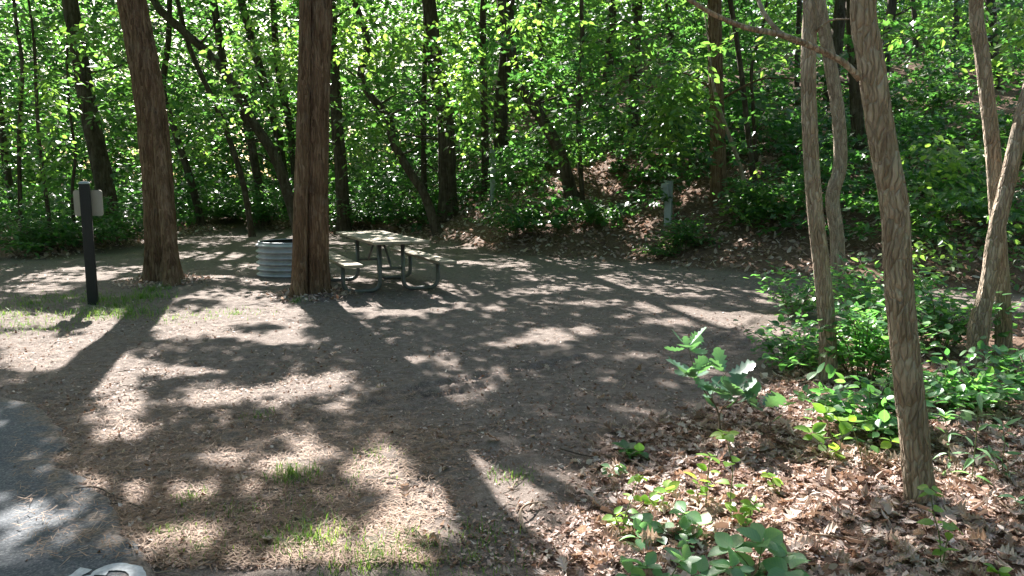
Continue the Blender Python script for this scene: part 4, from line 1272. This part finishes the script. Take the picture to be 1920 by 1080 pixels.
# ------------------------------------------------------------------ leaf litter, needles, debris, grass
def flat_leaves(x, y, size, rng, lift=.02, tilt=.4, rnd=None):
    n = len(x)
    p = np.c_[x, y, terrain(x, y) + .006 + rng.uniform(0, lift, n)]
    an = rng.uniform(0, 2 * math.pi, n)
    d = np.c_[np.cos(an), np.sin(an), rng.normal(0, tilt * .6, n)]
    nn = np.array([0, 0, 1.0]) + rng.normal(0, tilt, (n, 3))
    l = Leaves(); l.put(p, d, nn, size, np.clip(rng.normal(.55, .25, n), 0, 1) if rnd is None else rnd)
    return l
rng = np.random.default_rng(501)
x = rng.uniform(-1.0, 5.2, 16000); y = rng.uniform(1.9, 6.4, 16000)
m = (litter_mask(x, y) > rng.uniform(.15, .9, len(x))) & (np.abs(x) < y * .72 + .3)
x, y = x[m], y[m]
g = Geo()
leaves_into(g, flat_leaves(x, y, rng.uniform(.04, .088, len(x)), rng, .024, .26), LEAF_OAK, 0, .26, .04)
x = rng.uniform(-1.5, 7, 9000); y = rng.uniform(1.9, 10, 9000)
m = litter_mask(x, y) > rng.uniform(.05, .9, len(x)); x, y = x[m], y[m]
leaves_into(g, flat_leaves(x, y, rng.uniform(.03, .08, len(x)), rng, .03, .6), LEAF_SIMPLE, 0, .5)
x = rng.uniform(-11, 11, 34000); y = rng.uniform(9, 27, 34000)
bt = bank_t(x, y); m = (litter_mask(x, y) > rng.uniform(.1, .95, len(x))) & (bt < 14); x, y = x[m], y[m]
leaves_into(g, flat_leaves(x, y, rng.uniform(.06, .14, len(x)), rng, .04, .5), LEAF_SIMPLE, 0, .5)
for fx, fy, fr, fn in ((-5.5, 11.9, .75, 420), (-2.75, 10.4, .6, 360), (1.9, 3.55, .35, 120)):
    a = rng.uniform(0, 6.28, fn); q = fr * np.sqrt(rng.uniform(.1, 1, fn))
    leaves_into(g, flat_leaves(fx + q * np.cos(a), fy + q * np.sin(a), rng.uniform(.03, .08, fn), rng, .03, .5), LEAF_SIMPLE, 0, .5)
add('leaf_litter', g.mesh('leaf_litter', [M_DRY]), kind='stuff', label='brown dry oak leaves strewn over the ground at right and on the bank', category='leaf litter')

# single fallen leaves, the largest in view
proto = []
for k in range(8):
    r8 = np.random.default_rng(600 + k)
    V, Fc, R = leaf_arrays(np.zeros((1, 3)), np.array([[0, 1.0, 0]]), np.array([[0, 0, 1.0]]), np.ones(1), np.array([.5]), LEAF_OAK, r8, .28, .05)
    V = V + np.c_[np.zeros(len(V)), np.zeros(len(V)), .12 * np.sin(V[:, 1] * 7 + k) * np.abs(V[:, 0])]
    gg = Geo(); gg.put(V, Fc); proto.append(gg.mesh('fallen_leaf', [M_DRY_PART]))
def leaf_obj(nm, me, p, d, n, size, parent, origin=None):
    Y = d / np.linalg.norm(d); X = np.cross(Y, n); X /= np.linalg.norm(X); Z = np.cross(X, Y)
    o = bpy.data.objects.new(nm, me); COL.objects.link(o); o.parent = parent
    q = p if origin is None else p - origin
    M = Matrix([[X[i] * size, Y[i] * size, Z[i] * size, q[i]] for i in range(3)] + [[0, 0, 0, 1]])
    o.matrix_basis = M
    return o
rng = np.random.default_rng(520)
spots = [(824, 826), (1000, 824), (980, 652), (938, 832), (512, 1010), (1022, 958), (1172, 742), (880, 725), (500, 915), (1086, 736), (1120, 752), (1200, 700), (760, 946), (640, 668), (700, 735), (1250, 690), (820, 1010), (400, 1018), (470, 900), (1030, 700)]
n = 0
while n < 280:
    if n < len(spots): px, py = spots[n]
    else: px, py = rng.uniform(950, 1920), rng.uniform(840, 1080)
    p = gpt(px, py)
    if n >= len(spots) and litter_mask(p[0], p[1]) < .5: continue
    an = rng.uniform(0, 6.28)
    leaf_obj('fallen_leaf', proto[n % 8], p + [0, 0, .018 + .02 * rng.uniform()], np.array([math.cos(an), math.sin(an), rng.normal(0, .2)]),
             np.array([0, 0, 1]) + rng.normal(0, .3, 3), rng.uniform(.07, .12), ground)
    n += 1

# crumbs of bark, leaf and wood on the bare dirt
rng = np.random.default_rng(530)
px = rng.uniform(-30, 1950, 46000); py = 450 + 655 * rng.uniform(0, 1, 46000) ** 1.1
Yg = CAM_H * F / (py - 347); x = (px - 960) / F * Yg; y = Yg
m = (fbm(x * 1.3, y * 1.3, 91, 3) > rng.uniform(.25, .65, len(x))) & (bank_t(x, y) < .3)
x, y, py = x[m], y[m], py[m]
g = Geo()
leaves_into(g, flat_leaves(x, y, rng.uniform(.008, .030, len(x)) * (1 + .04 * y), rng, .006, .35, np.clip(rng.normal(.28, .36, len(x)), 0, 1)), LEAF_FAR, 0, .4)
for _ in range(500):       # small twigs
    p = gpt(rng.uniform(0, 1900), rng.uniform(540, 1080)); an = rng.uniform(0, 6.28); L = rng.uniform(.04, .16)
    q = p + np.array([math.cos(an), math.sin(an), 0]) * L
    q[2] = float(terrain(q[0], q[1]))
    tube(g, np.array([p, .5 * (p + q) + rng.normal(0, .01, 3), q]) + [0, 0, .008], [.003, .003, .002], 4, mat=1, cap=False)
add('ground_debris', g.mesh('ground_debris', [M_DRY, M_STICK]), kind='stuff', label='crumbs of bark and leaf scattered on the bare dirt', category='debris')

rng = np.random.default_rng(540)
n = 42000
px = rng.uniform(-20, 1150, n); py = 560 + 540 * rng.uniform(0, 1, n)
Yg = CAM_H * F / (py - 347); x = (px - 960) / F * Yg; y = Yg
inroad = x < np.interp(y, E[es, 1], E[es, 0])
dens = fbm(x * .9, y * .9, 95, 3) + .25 * smooth(700, 900, py) * smooth(1000, 700, px) - .25 * smooth(560, 900, px)
m = (dens > rng.uniform(.35, .7, n)) & (~inroad | (rng.uniform(0, 1, n) < .12)); x, y = x[m], y[m]; n = len(x)
an = rng.uniform(0, 2 * math.pi, n); L = rng.uniform(.04, .10, n); w = rng.uniform(.0012, .0022, n) * (1 + y * .08)
road_lift = np.where(inroad[m], .026, 0)
z = terrain(x, y) + .010 + rng.uniform(0, .012, n) + road_lift
c, s_ = np.cos(an), np.sin(an)
V = np.stack([np.c_[x - s_ * w, y + c * w, z], np.c_[x + s_ * w, y - c * w, z], np.c_[x + c * L, y + s_ * L, z + rng.uniform(-.006, .012, n)]], 1).reshape(-1, 3)
add('needle_litter', mesh_np('needle_litter', V, np.arange(3 * n), np.arange(n) * 3, [M_NEEDLE], rnd=np.repeat(rng.uniform(0, 1, n), 3)), kind='stuff', label='reddish dry needles scattered over the dirt and asphalt edge', category='needles')

rng = np.random.default_rng(550)
GR = []
def tuft(px, py, rad, nb, h):
    p = gpt(px, py)
    a = rng.uniform(0, 6.28, nb); r = 1.5 * rad * rng.uniform(0, 1, nb)
    x, y = p[0] + r * np.cos(a), p[1] + r * np.sin(a)
    hh = .8 * h * rng.uniform(.3, 1.1, nb); a2 = rng.uniform(0, 6.28, nb); ln = rng.uniform(.3, 1.5, nb) * hh
    GR.append((x, y, hh, a2, ln))
for t in [(548, 895, .10, 300, .09), (585, 1015, .14, 330, .09), (362, 937, .07, 110, .06), (430, 962, .12, 120, .05), (375, 1030, .10, 120, .05), (700, 1050, .20, 420, .07), (760, 1035, .14, 200, .06), (560, 950, .14, 90, .05),
          (490, 780, .10, 70, .05), (705, 850, .12, 80, .06), (965, 895, .10, 90, .06), (320, 1000, .10, 90, .06), (660, 900, .2, 100, .05), (480, 1010, .14, 110, .05), (890, 1050, .18, 120, .07), (905, 1000, .12, 60, .06),
          (60, 570, .9, 500, .08), (120, 560, .5, 260, .08), (40, 610, .5, 240, .07), (180, 590, .35, 260, .10), (215, 575, .3, 220, .10), (10, 590, .5, 200, .08), (90, 620, .3, 70, .07),
          (265, 560, .35, 420, .14), (245, 590, .3, 300, .12), (285, 545, .2, 200, .12), (325, 600, .3, 120, .07), (440, 590, .35, 140, .06), (390, 585, .25, 60, .05), (560, 565, .10, 80, .08), (180, 565, .12, 160, .12)]:
    tuft(*t)
x, y, hh, a2, ln = [np.concatenate(q) for q in zip(*GR)]
n = len(x); w = .0016 * (1 + .10 * y); z = terrain(x, y)
c, s_ = np.cos(a2), np.sin(a2)
b0_ = np.c_[x - s_ * w, y + c * w, z]; b1_ = np.c_[x + s_ * w, y - c * w, z]
m0 = np.c_[x + c * ln * .4 - s_ * w * .8, y + s_ * ln * .4 + c * w * .8, z + hh * .6]; m1 = np.c_[x + c * ln * .4 + s_ * w * .8, y + s_ * ln * .4 - c * w * .8, z + hh * .6]
tp = np.c_[x + c * ln, y + s_ * ln, z + hh]
V = np.stack([b0_, b1_, m1, m0, tp], 1).reshape(-1, 3)
k5 = np.arange(n) * 5
loops = np.stack([k5, k5 + 1, k5 + 2, k5 + 3, k5 + 3, k5 + 2, k5 + 4], 1).ravel()
starts = np.stack([np.arange(n) * 7, np.arange(n) * 7 + 4], 1).ravel()
add('grass', mesh_np('grass', V, loops, starts, [M_GRASS], rnd=np.repeat(rng.uniform(0, 1, n), 5)), kind='stuff', label='thin tufts of green grass on the dirt', category='grass')

# ------------------------------------------------------------------ shrubs
def one_leaf(tpl, mat, seed, curl=.2):
    r = np.random.default_rng(seed)
    V, Fc, R = leaf_arrays(np.zeros((1, 3)), np.array([[0, 1.0, 0]]), np.array([[0, 0, 1.0]]), np.ones(1), np.array([.5]), tpl, r, curl)
    g = Geo(); g.put(V, Fc); return g.mesh('leaf', [mat], True)
OVAL = [one_leaf(LEAF_OVAL, M_LEAF_PART, 700 + k) for k in range(4)]
OAKL = [one_leaf(LEAF_OAK_ROUND, M_OAK_PART, 710 + k, .3) for k in range(4)]
YOUNG = [one_leaf(LEAF_OVAL, M_YOUNG_PART, 720 + k) for k in range(4)]
BLUE = [one_leaf(LEAF_OVAL, M_BLUE_PART, 730 + k) for k in range(4)]
LANCE = [one_leaf(LEAF_LANCE, M_BLUE_PART, 740 + k, .25) for k in range(4)]

def shrub(label, px, py, h, spread, nst, pairs, size, nparts, seed, tpl=LEAF_OVAL, mat=M_LEAF_SHRUB, single=OVAL, name='shrub', Y=None, group='shrubs', flat=.3):
    rng = np.random.default_rng(seed)
    b = gpt(px, py) if Y is None else at(px, py, Y)
    b[2] = float(terrain(b[0], b[1]))
    root = empty(name, b, label, 'shrub', group)
    gs = Geo(); P, D, NN, Z, R = [], [], [], [], []
    for i in range(nst):
        an = rng.uniform(0, 2 * math.pi); r = spread * math.sqrt(rng.uniform(.02, 1)); hh = h * rng.uniform(.35, 1.05) * (1.1 - .4 * r / spread)
        o = np.array([math.cos(an) * r * .15, math.sin(an) * r * .15, -.03])
        e = np.array([math.cos(an) * r, math.sin(an) * r, hh])
        md = .5 * (o + e) + np.array([0, 0, .18 * hh]) - .12 * np.array([math.cos(an) * r, math.sin(an) * r, 0])
        e = e + np.array([math.cos(an), math.sin(an), 0]) * .12 * spread
        pth = catmull(np.array([o, md, e]), .06)
        tube(gs, pth, np.linspace(.006, .0018, len(pth)), 4, cap=False)
        # side shoots carrying leaf pairs
        for q in range(pairs):
            t = .28 + .72 * (q + rng.uniform(0, .6)) / pairs
            i0 = min(int(t * (len(pth) - 1)), len(pth) - 2); p = pth[i0]; tg = pth[i0 + 1] - pth[i0]; tg /= np.linalg.norm(tg) + 1e-9
            sd = np.cross(tg, rng.normal(0, 1, 3) * [.5, .5, 1.5]); sd[2] *= .4; sd /= np.linalg.norm(sd) + 1e-9
            nsh = 3 if rng.uniform() < .55 else 1
            for sg in (-1, 1):
                q0 = p
                for w in range(nsh):
                    dirn = sd * sg + tg * .35 + rng.normal(0, .35, 3); dirn[2] *= .6
                    P.append(q0 + sd * sg * size * .35 * w + rng.normal(0, .2, 3) * size); D.append(dirn); NN.append(np.array([0, 0, 1.]) + rng.normal(0, flat, 3)); Z.append(size * rng.uniform(.6, 1.15)); R.append(rng.uniform())
                    q0 = q0 + sd * sg * size * .7
    P, D, NN, Z, R = (np.array(a) for a in (P, D, NN, Z, R))
    ok = P[:, 2] > .02; P, D, NN, Z, R = P[ok], D[ok], NN[ok], Z[ok], R[ok]
    add('stem', gs.mesh('stem', [M_TWIG], True), root)
    o = np.argsort(np.linalg.norm(P + b - np.array([0, 0, CAM_H]), axis=1))
    for j, i in enumerate(o[:nparts]):
        leaf_obj('leaf', single[j % 4], P[i], D[i], NN[i], Z[i], root)
    rest = o[nparts:]
    if len(rest):
        l = Leaves(); l.put(P[rest], D[rest], NN[rest], Z[rest], R[rest])
        f = add('foliage', leaves_mesh('foliage', l, tpl, [mat]), root); f['kind'] = 'stuff'
    return root
NG = 'round-leaved shrubs at the near right'
shrub('round-leaved shrub around the foot of the slim straight tan trunk', 1618, 712, .80, .62, 24, 9, .078, 160, 801, group=NG)
shrub('low round-leaved shrub spreading toward the bare dirt', 1480, 692, .48, .55, 14, 8, .074, 90, 802, group=NG)
shrub('tallest round-leaved shrub showing just right of the nearest trunk', 1755, 660, .88, .62, 24, 9, .078, 150, 803, group=NG)
shrub('dark low shrub at the left side of the nearest trunk', 1628, 812, .40, .46, 20, 8, .078, 140, 804, group=NG)
shrub('shrub in front of the swollen-based pale trunk', 1795, 765, .38, .45, 16, 8, .076, 100, 805, group=NG)
shrub('shrub between the slim straight trunk and the nearest trunk, farther back', 1640, 630, .95, .75, 26, 8, .084, 120, 806, group=NG)
shrub('small arching shrub at the edge of the dirt left of the slim trunk', 1490, 595, .75, .60, 16, 8, .080, 60, 807, group=NG)
shrub('shrub cut by the right picture edge below the crossing trunks', 1925, 735, .45, .42, 14, 7, .078, 80, 808, group=NG)
WG = 'bushes along the edge of the woods'
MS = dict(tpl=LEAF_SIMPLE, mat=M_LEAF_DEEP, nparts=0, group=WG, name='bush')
shrub('leafy bush on the bank below the grey utility post', 965, 446, 1.25, 1.15, 34, 10, .115, seed=811, **MS)
shrub('small dark bush at the top of the bare leaf slope', 1108, 425, .75, .75, 18, 9, .105, seed=812, **MS)
shrub('bush in front of the utility pedestal', 1278, 470, .85, .75, 26, 10, .095, seed=813, **MS)
shrub('low plants spilling onto the dirt below the utility pedestal', 1235, 480, .34, .7, 16, 8, .085, seed=814, **MS)
shrub('bush right of the straight reddish trunk', 1425, 415, 1.15, 1.0, 26, 10, .115, seed=815, **MS)
shrub('big rounded bush left of the double trunk', 490, 432, 2.1, 1.9, 46, 11, .14, seed=816, **MS)
shrub('fern-green bush where the lane bends out of sight', 425, 419, 1.5, 1.5, 38, 10, .14, seed=817, **MS)
shrub('bush directly behind the picnic table', 690, 424, 1.2, 1.6, 34, 10, .13, seed=818, **MS)
shrub('bush at the left picture edge beyond the lane', 50, 480, 1.1, 1.2, 32, 10, .115, seed=819, **MS)
shrub('bush behind the sign post beyond the lane', 225, 462, 1.3, 1.2, 32, 10, .12, seed=820, **MS)
shrub('bush left of the sign post beyond the lane', 130, 470, .9, 1.1, 28, 10, .115, seed=821, **MS)
shrub('bush between the wavy trunk and the thick dark trunk', 775, 425, 1.3, 1.2, 26, 10, .125, seed=822, **MS)

# ------------------------------------------------------------------ seedlings in the near litter, every leaf its own
def seedling(label, name, base, stems, single, size, seed, group, rad=.0035, mat=M_STEM):
    """stems: list of (photo points from base up, pairs, start fraction, whorl leaves at the tip)"""
    rng = np.random.default_rng(seed)
    b = gpt(*base)
    root = empty(name, b, label, 'plant', group)
    for pts, pairs, st, whorl in stems:
        P = np.array([b + [0, 0, -.02]] + [at(px, py, b[1] + dy) for px, py, dy in pts])
        pth = catmull(P, .03)
        g = Geo(); tube(g, pth - b, np.linspace(rad, rad * .45, len(pth)), 6, cap=False)
        add('stem', g.mesh('stem', [mat], True), root)
        a0 = rng.uniform(0, 6.28)
        for q in range(pairs):
            t = st + (1 - st) * q / max(pairs - 1, 1) * .92
            p = pth[int(t * (len(pth) - 1))]
            a = a0 + q * 1.4 + rng.normal(0, .3)
            for s in (0, math.pi):
                d = np.array([math.cos(a + s), math.sin(a + s), rng.normal(.15, .25)])
                leaf_obj('leaf', single[rng.integers(4)], p + d * size * .12, d, np.array([0, -.15, 1.]) + rng.normal(0, .3, 3), size * rng.uniform(.7, 1.1) * (1.1 - .35 * t), root, b)
        for q in range(whorl):
            a = a0 + q * 2 * math.pi / whorl + rng.normal(0, .25)
            d = np.array([math.cos(a), math.sin(a), rng.normal(.05, .35)])
            leaf_obj('leaf', single[rng.integers(4)], pth[-1] + d * size * .08, d, np.array([0, -.2, 1.]) + rng.normal(0, .35, 3), size * rng.uniform(.75, 1.15), root, b)
    return root
SG = 'seedlings in the near leaf litter'
seedling('glossy oak sapling with pale shining lobed leaves at the dirt edge', 'oak_sapling', (1352, 815),
         [([(1345, 770, .02), (1318, 722, .03), (1296, 700, .05)], 2, .6, 9), ([(1350, 775, 0), (1365, 752, -.02), (1378, 738, -.04)], 2, .6, 12), ([(1345, 770, .02), (1310, 715, .05), (1290, 650, .10)], 2, .7, 6),
          ([(1352, 770, 0), (1395, 752, -.05), (1432, 765, -.08)], 2, .6, 4), ([(1348, 775, 0), (1335, 740, .0), (1362, 698, .03)], 0, .7, 3)], OAKL, .15, 901, SG, .005, M_TWIG)
seedling('tall seedling with round leaves and a yellow tip', 'seedling', (1372, 982), [([(1370, 930, 0), (1374, 880, 0), (1366, 838, 0), (1360, 815, 0)], 4, .3, 4)], YOUNG, .075, 902, SG)
seedling('thin two-stemmed seedling left of the yellow-tipped one', 'seedling', (1322, 952), [([(1325, 920, 0), (1328, 885, 0), (1332, 855, 0)], 3, .5, 3), ([(1306, 925, 0), (1308, 900, 0)], 2, .6, 2)], YOUNG, .062, 903, SG)
seedling('yellow-green feathery seedling at the litter border', 'seedling', (1165, 1005), [([(1172, 970, 0), (1185, 930, 0), (1196, 895, 0)], 7, .15, 5), ([(1160, 985, 0), (1150, 965, 0)], 3, .3, 2)], YOUNG, .052, 904, SG)
seedling('low creeper with broad bluish leaves near the bottom centre-right', 'seedling', (1262, 1010), [([(1240, 990, 0), (1205, 978, .02)], 2, .4, 5), ([(1270, 985, 0), (1285, 962, 0)], 2, .4, 5), ([(1235, 1005, -.05), (1195, 1008, -.08)], 1, .6, 4), ([(1290, 1000, -.02), (1310, 985, 0)], 1, .5, 4)], BLUE, .085, 905, SG)
seedling('broad-leaved clump cut by the bottom edge', 'seedling', (1420, 1085), [([(1400, 1055, 0), (1375, 1030, 0)], 2, .3, 5), ([(1425, 1045, 0), (1430, 1018, 0)], 3, .3, 5), ([(1450, 1055, 0), (1478, 1040, 0)], 2, .3, 5), ([(1400, 1075, -.1), (1370, 1065, -.12)], 2, .4, 5), ([(1460, 1075, -.1), (1480, 1070, -.12)], 1, .4, 5)], BLUE, .092, 906, SG)
seedling('low leafy clump at the bottom edge left of the broad-leaved one', 'seedling', (1250, 1110), [([(1235, 1080, 0), (1210, 1062, 0)], 2, .3, 5), ([(1262, 1075, 0), (1280, 1052, 0)], 2, .3, 5), ([(1290, 1085, 0), (1310, 1075, 0)], 1, .3, 4), ([(1200, 1090, 0), (1180, 1078, 0)], 1, .3, 4)], BLUE, .08, 907, SG)
seedling('slender yellow-green seedling behind the broad-leaved clump', 'seedling', (1400, 1000), [([(1405, 970, 0), (1412, 945, 0)], 3, .3, 4), ([(1392, 980, 0), (1385, 962, 0)], 2, .4, 3)], YOUNG, .055, 922, SG)
seedling('leafy seedling between the feathery one and the yellow-tipped one', 'seedling', (1240, 962), [([(1243, 940, 0), (1250, 918, 0)], 3, .3, 5), ([(1228, 948, 0), (1218, 935, 0)], 2, .4, 4)], YOUNG, .06, 923, SG)
seedling('tiny seedling between the two leafy clumps', 'seedling', (1290, 1052), [([(1290, 1030, 0), (1288, 1015, 0)], 2, .4, 4)], BLUE, .05, 908, SG)
seedling('seedling with paired leaves in front of the nearest trunk foot', 'seedling', (1765, 1062), [([(1762, 1010, 0), (1750, 960, 0), (1744, 915, 0)], 4, .35, 3), ([(1775, 1020, 0), (1782, 985, 0)], 2, .5, 3)], YOUNG, .068, 909, SG)
LG = 'narrow-leaved plants right of the nearest trunk'
seedling('tallest narrow-leaved plant right of the nearest trunk', 'narrow_leaved_plant', (1822, 905), [([(1826, 860, 0), (1832, 800, 0), (1836, 738, 0)], 6, .15, 4)], LANCE, .105, 911, LG)
seedling('narrow-leaved plant close to the right side of the nearest trunk', 'narrow_leaved_plant', (1782, 885), [([(1780, 850, 0), (1776, 815, 0), (1772, 780, 0)], 6, .1, 4)], LANCE, .085, 912, LG)
seedling('bushy narrow-leaved plant nearest the right picture edge', 'narrow_leaved_plant', (1880, 895), [([(1880, 860, 0), (1884, 830, 0), (1880, 800, 0)], 6, .1, 5), ([(1868, 870, 0), (1858, 850, 0)], 3, .3, 4)], LANCE, .085, 913, LG)
seedling('pale-leaved seedling in front of the dark low shrub', 'seedling', (1570, 862), [([(1560, 820, 0), (1550, 775, 0)], 3, .3, 5), ([(1578, 825, 0), (1590, 790, 0)], 3, .3, 5), ([(1545, 840, 0), (1522, 812, 0)], 2, .4, 4)], YOUNG, .085, 914, SG)
seedling('bent pale stem topped with a leaf cluster beside the nearest trunk', 'seedling', (1625, 888), [([(1640, 870, 0), (1660, 845, 0), (1672, 828, 0)], 0, .5, 5)], YOUNG, .07, 915, SG, .004, M_STICK)
seedling('yellow drooping stem left of the bent pale one', 'seedling', (1620, 880), [([(1612, 845, 0), (1602, 812, 0), (1600, 800, 0), (1625, 808, 0)], 0, .5, 2)], YOUNG, .06, 916, SG, .004)
seedling('small seedling in the sunny litter left of the pale-leaved one', 'seedling', (1450, 925), [([(1450, 910, 0), (1448, 895, 0)], 1, .5, 5)], YOUNG, .06, 917, SG)
seedling('dim low seedling in the shaded litter', 'seedling', (1180, 860), [([(1178, 850, 0), (1172, 842, 0)], 1, .5, 6), ([(1190, 852, 0), (1198, 848, 0)], 1, .5, 5)], OVAL, .075, 918, SG)
seedling('dim bluish seedling in shaded litter beside the long grey stick', 'seedling', (1150, 892), [([(1150, 884, 0), (1148, 878, 0)], 1, .5, 6)], BLUE, .075, 919, SG)
seedling('lone leaf seedling at the right picture edge', 'seedling', (1905, 958), [([(1906, 945, 0), (1908, 938, 0)], 0, .5, 3)], BLUE, .07, 920, SG)
seedling('yellowish seedling at the bottom right edge', 'seedling', (1880, 1095), [([(1875, 1080, 0), (1870, 1070, 0)], 1, .5, 5)], YOUNG, .06, 921, SG)
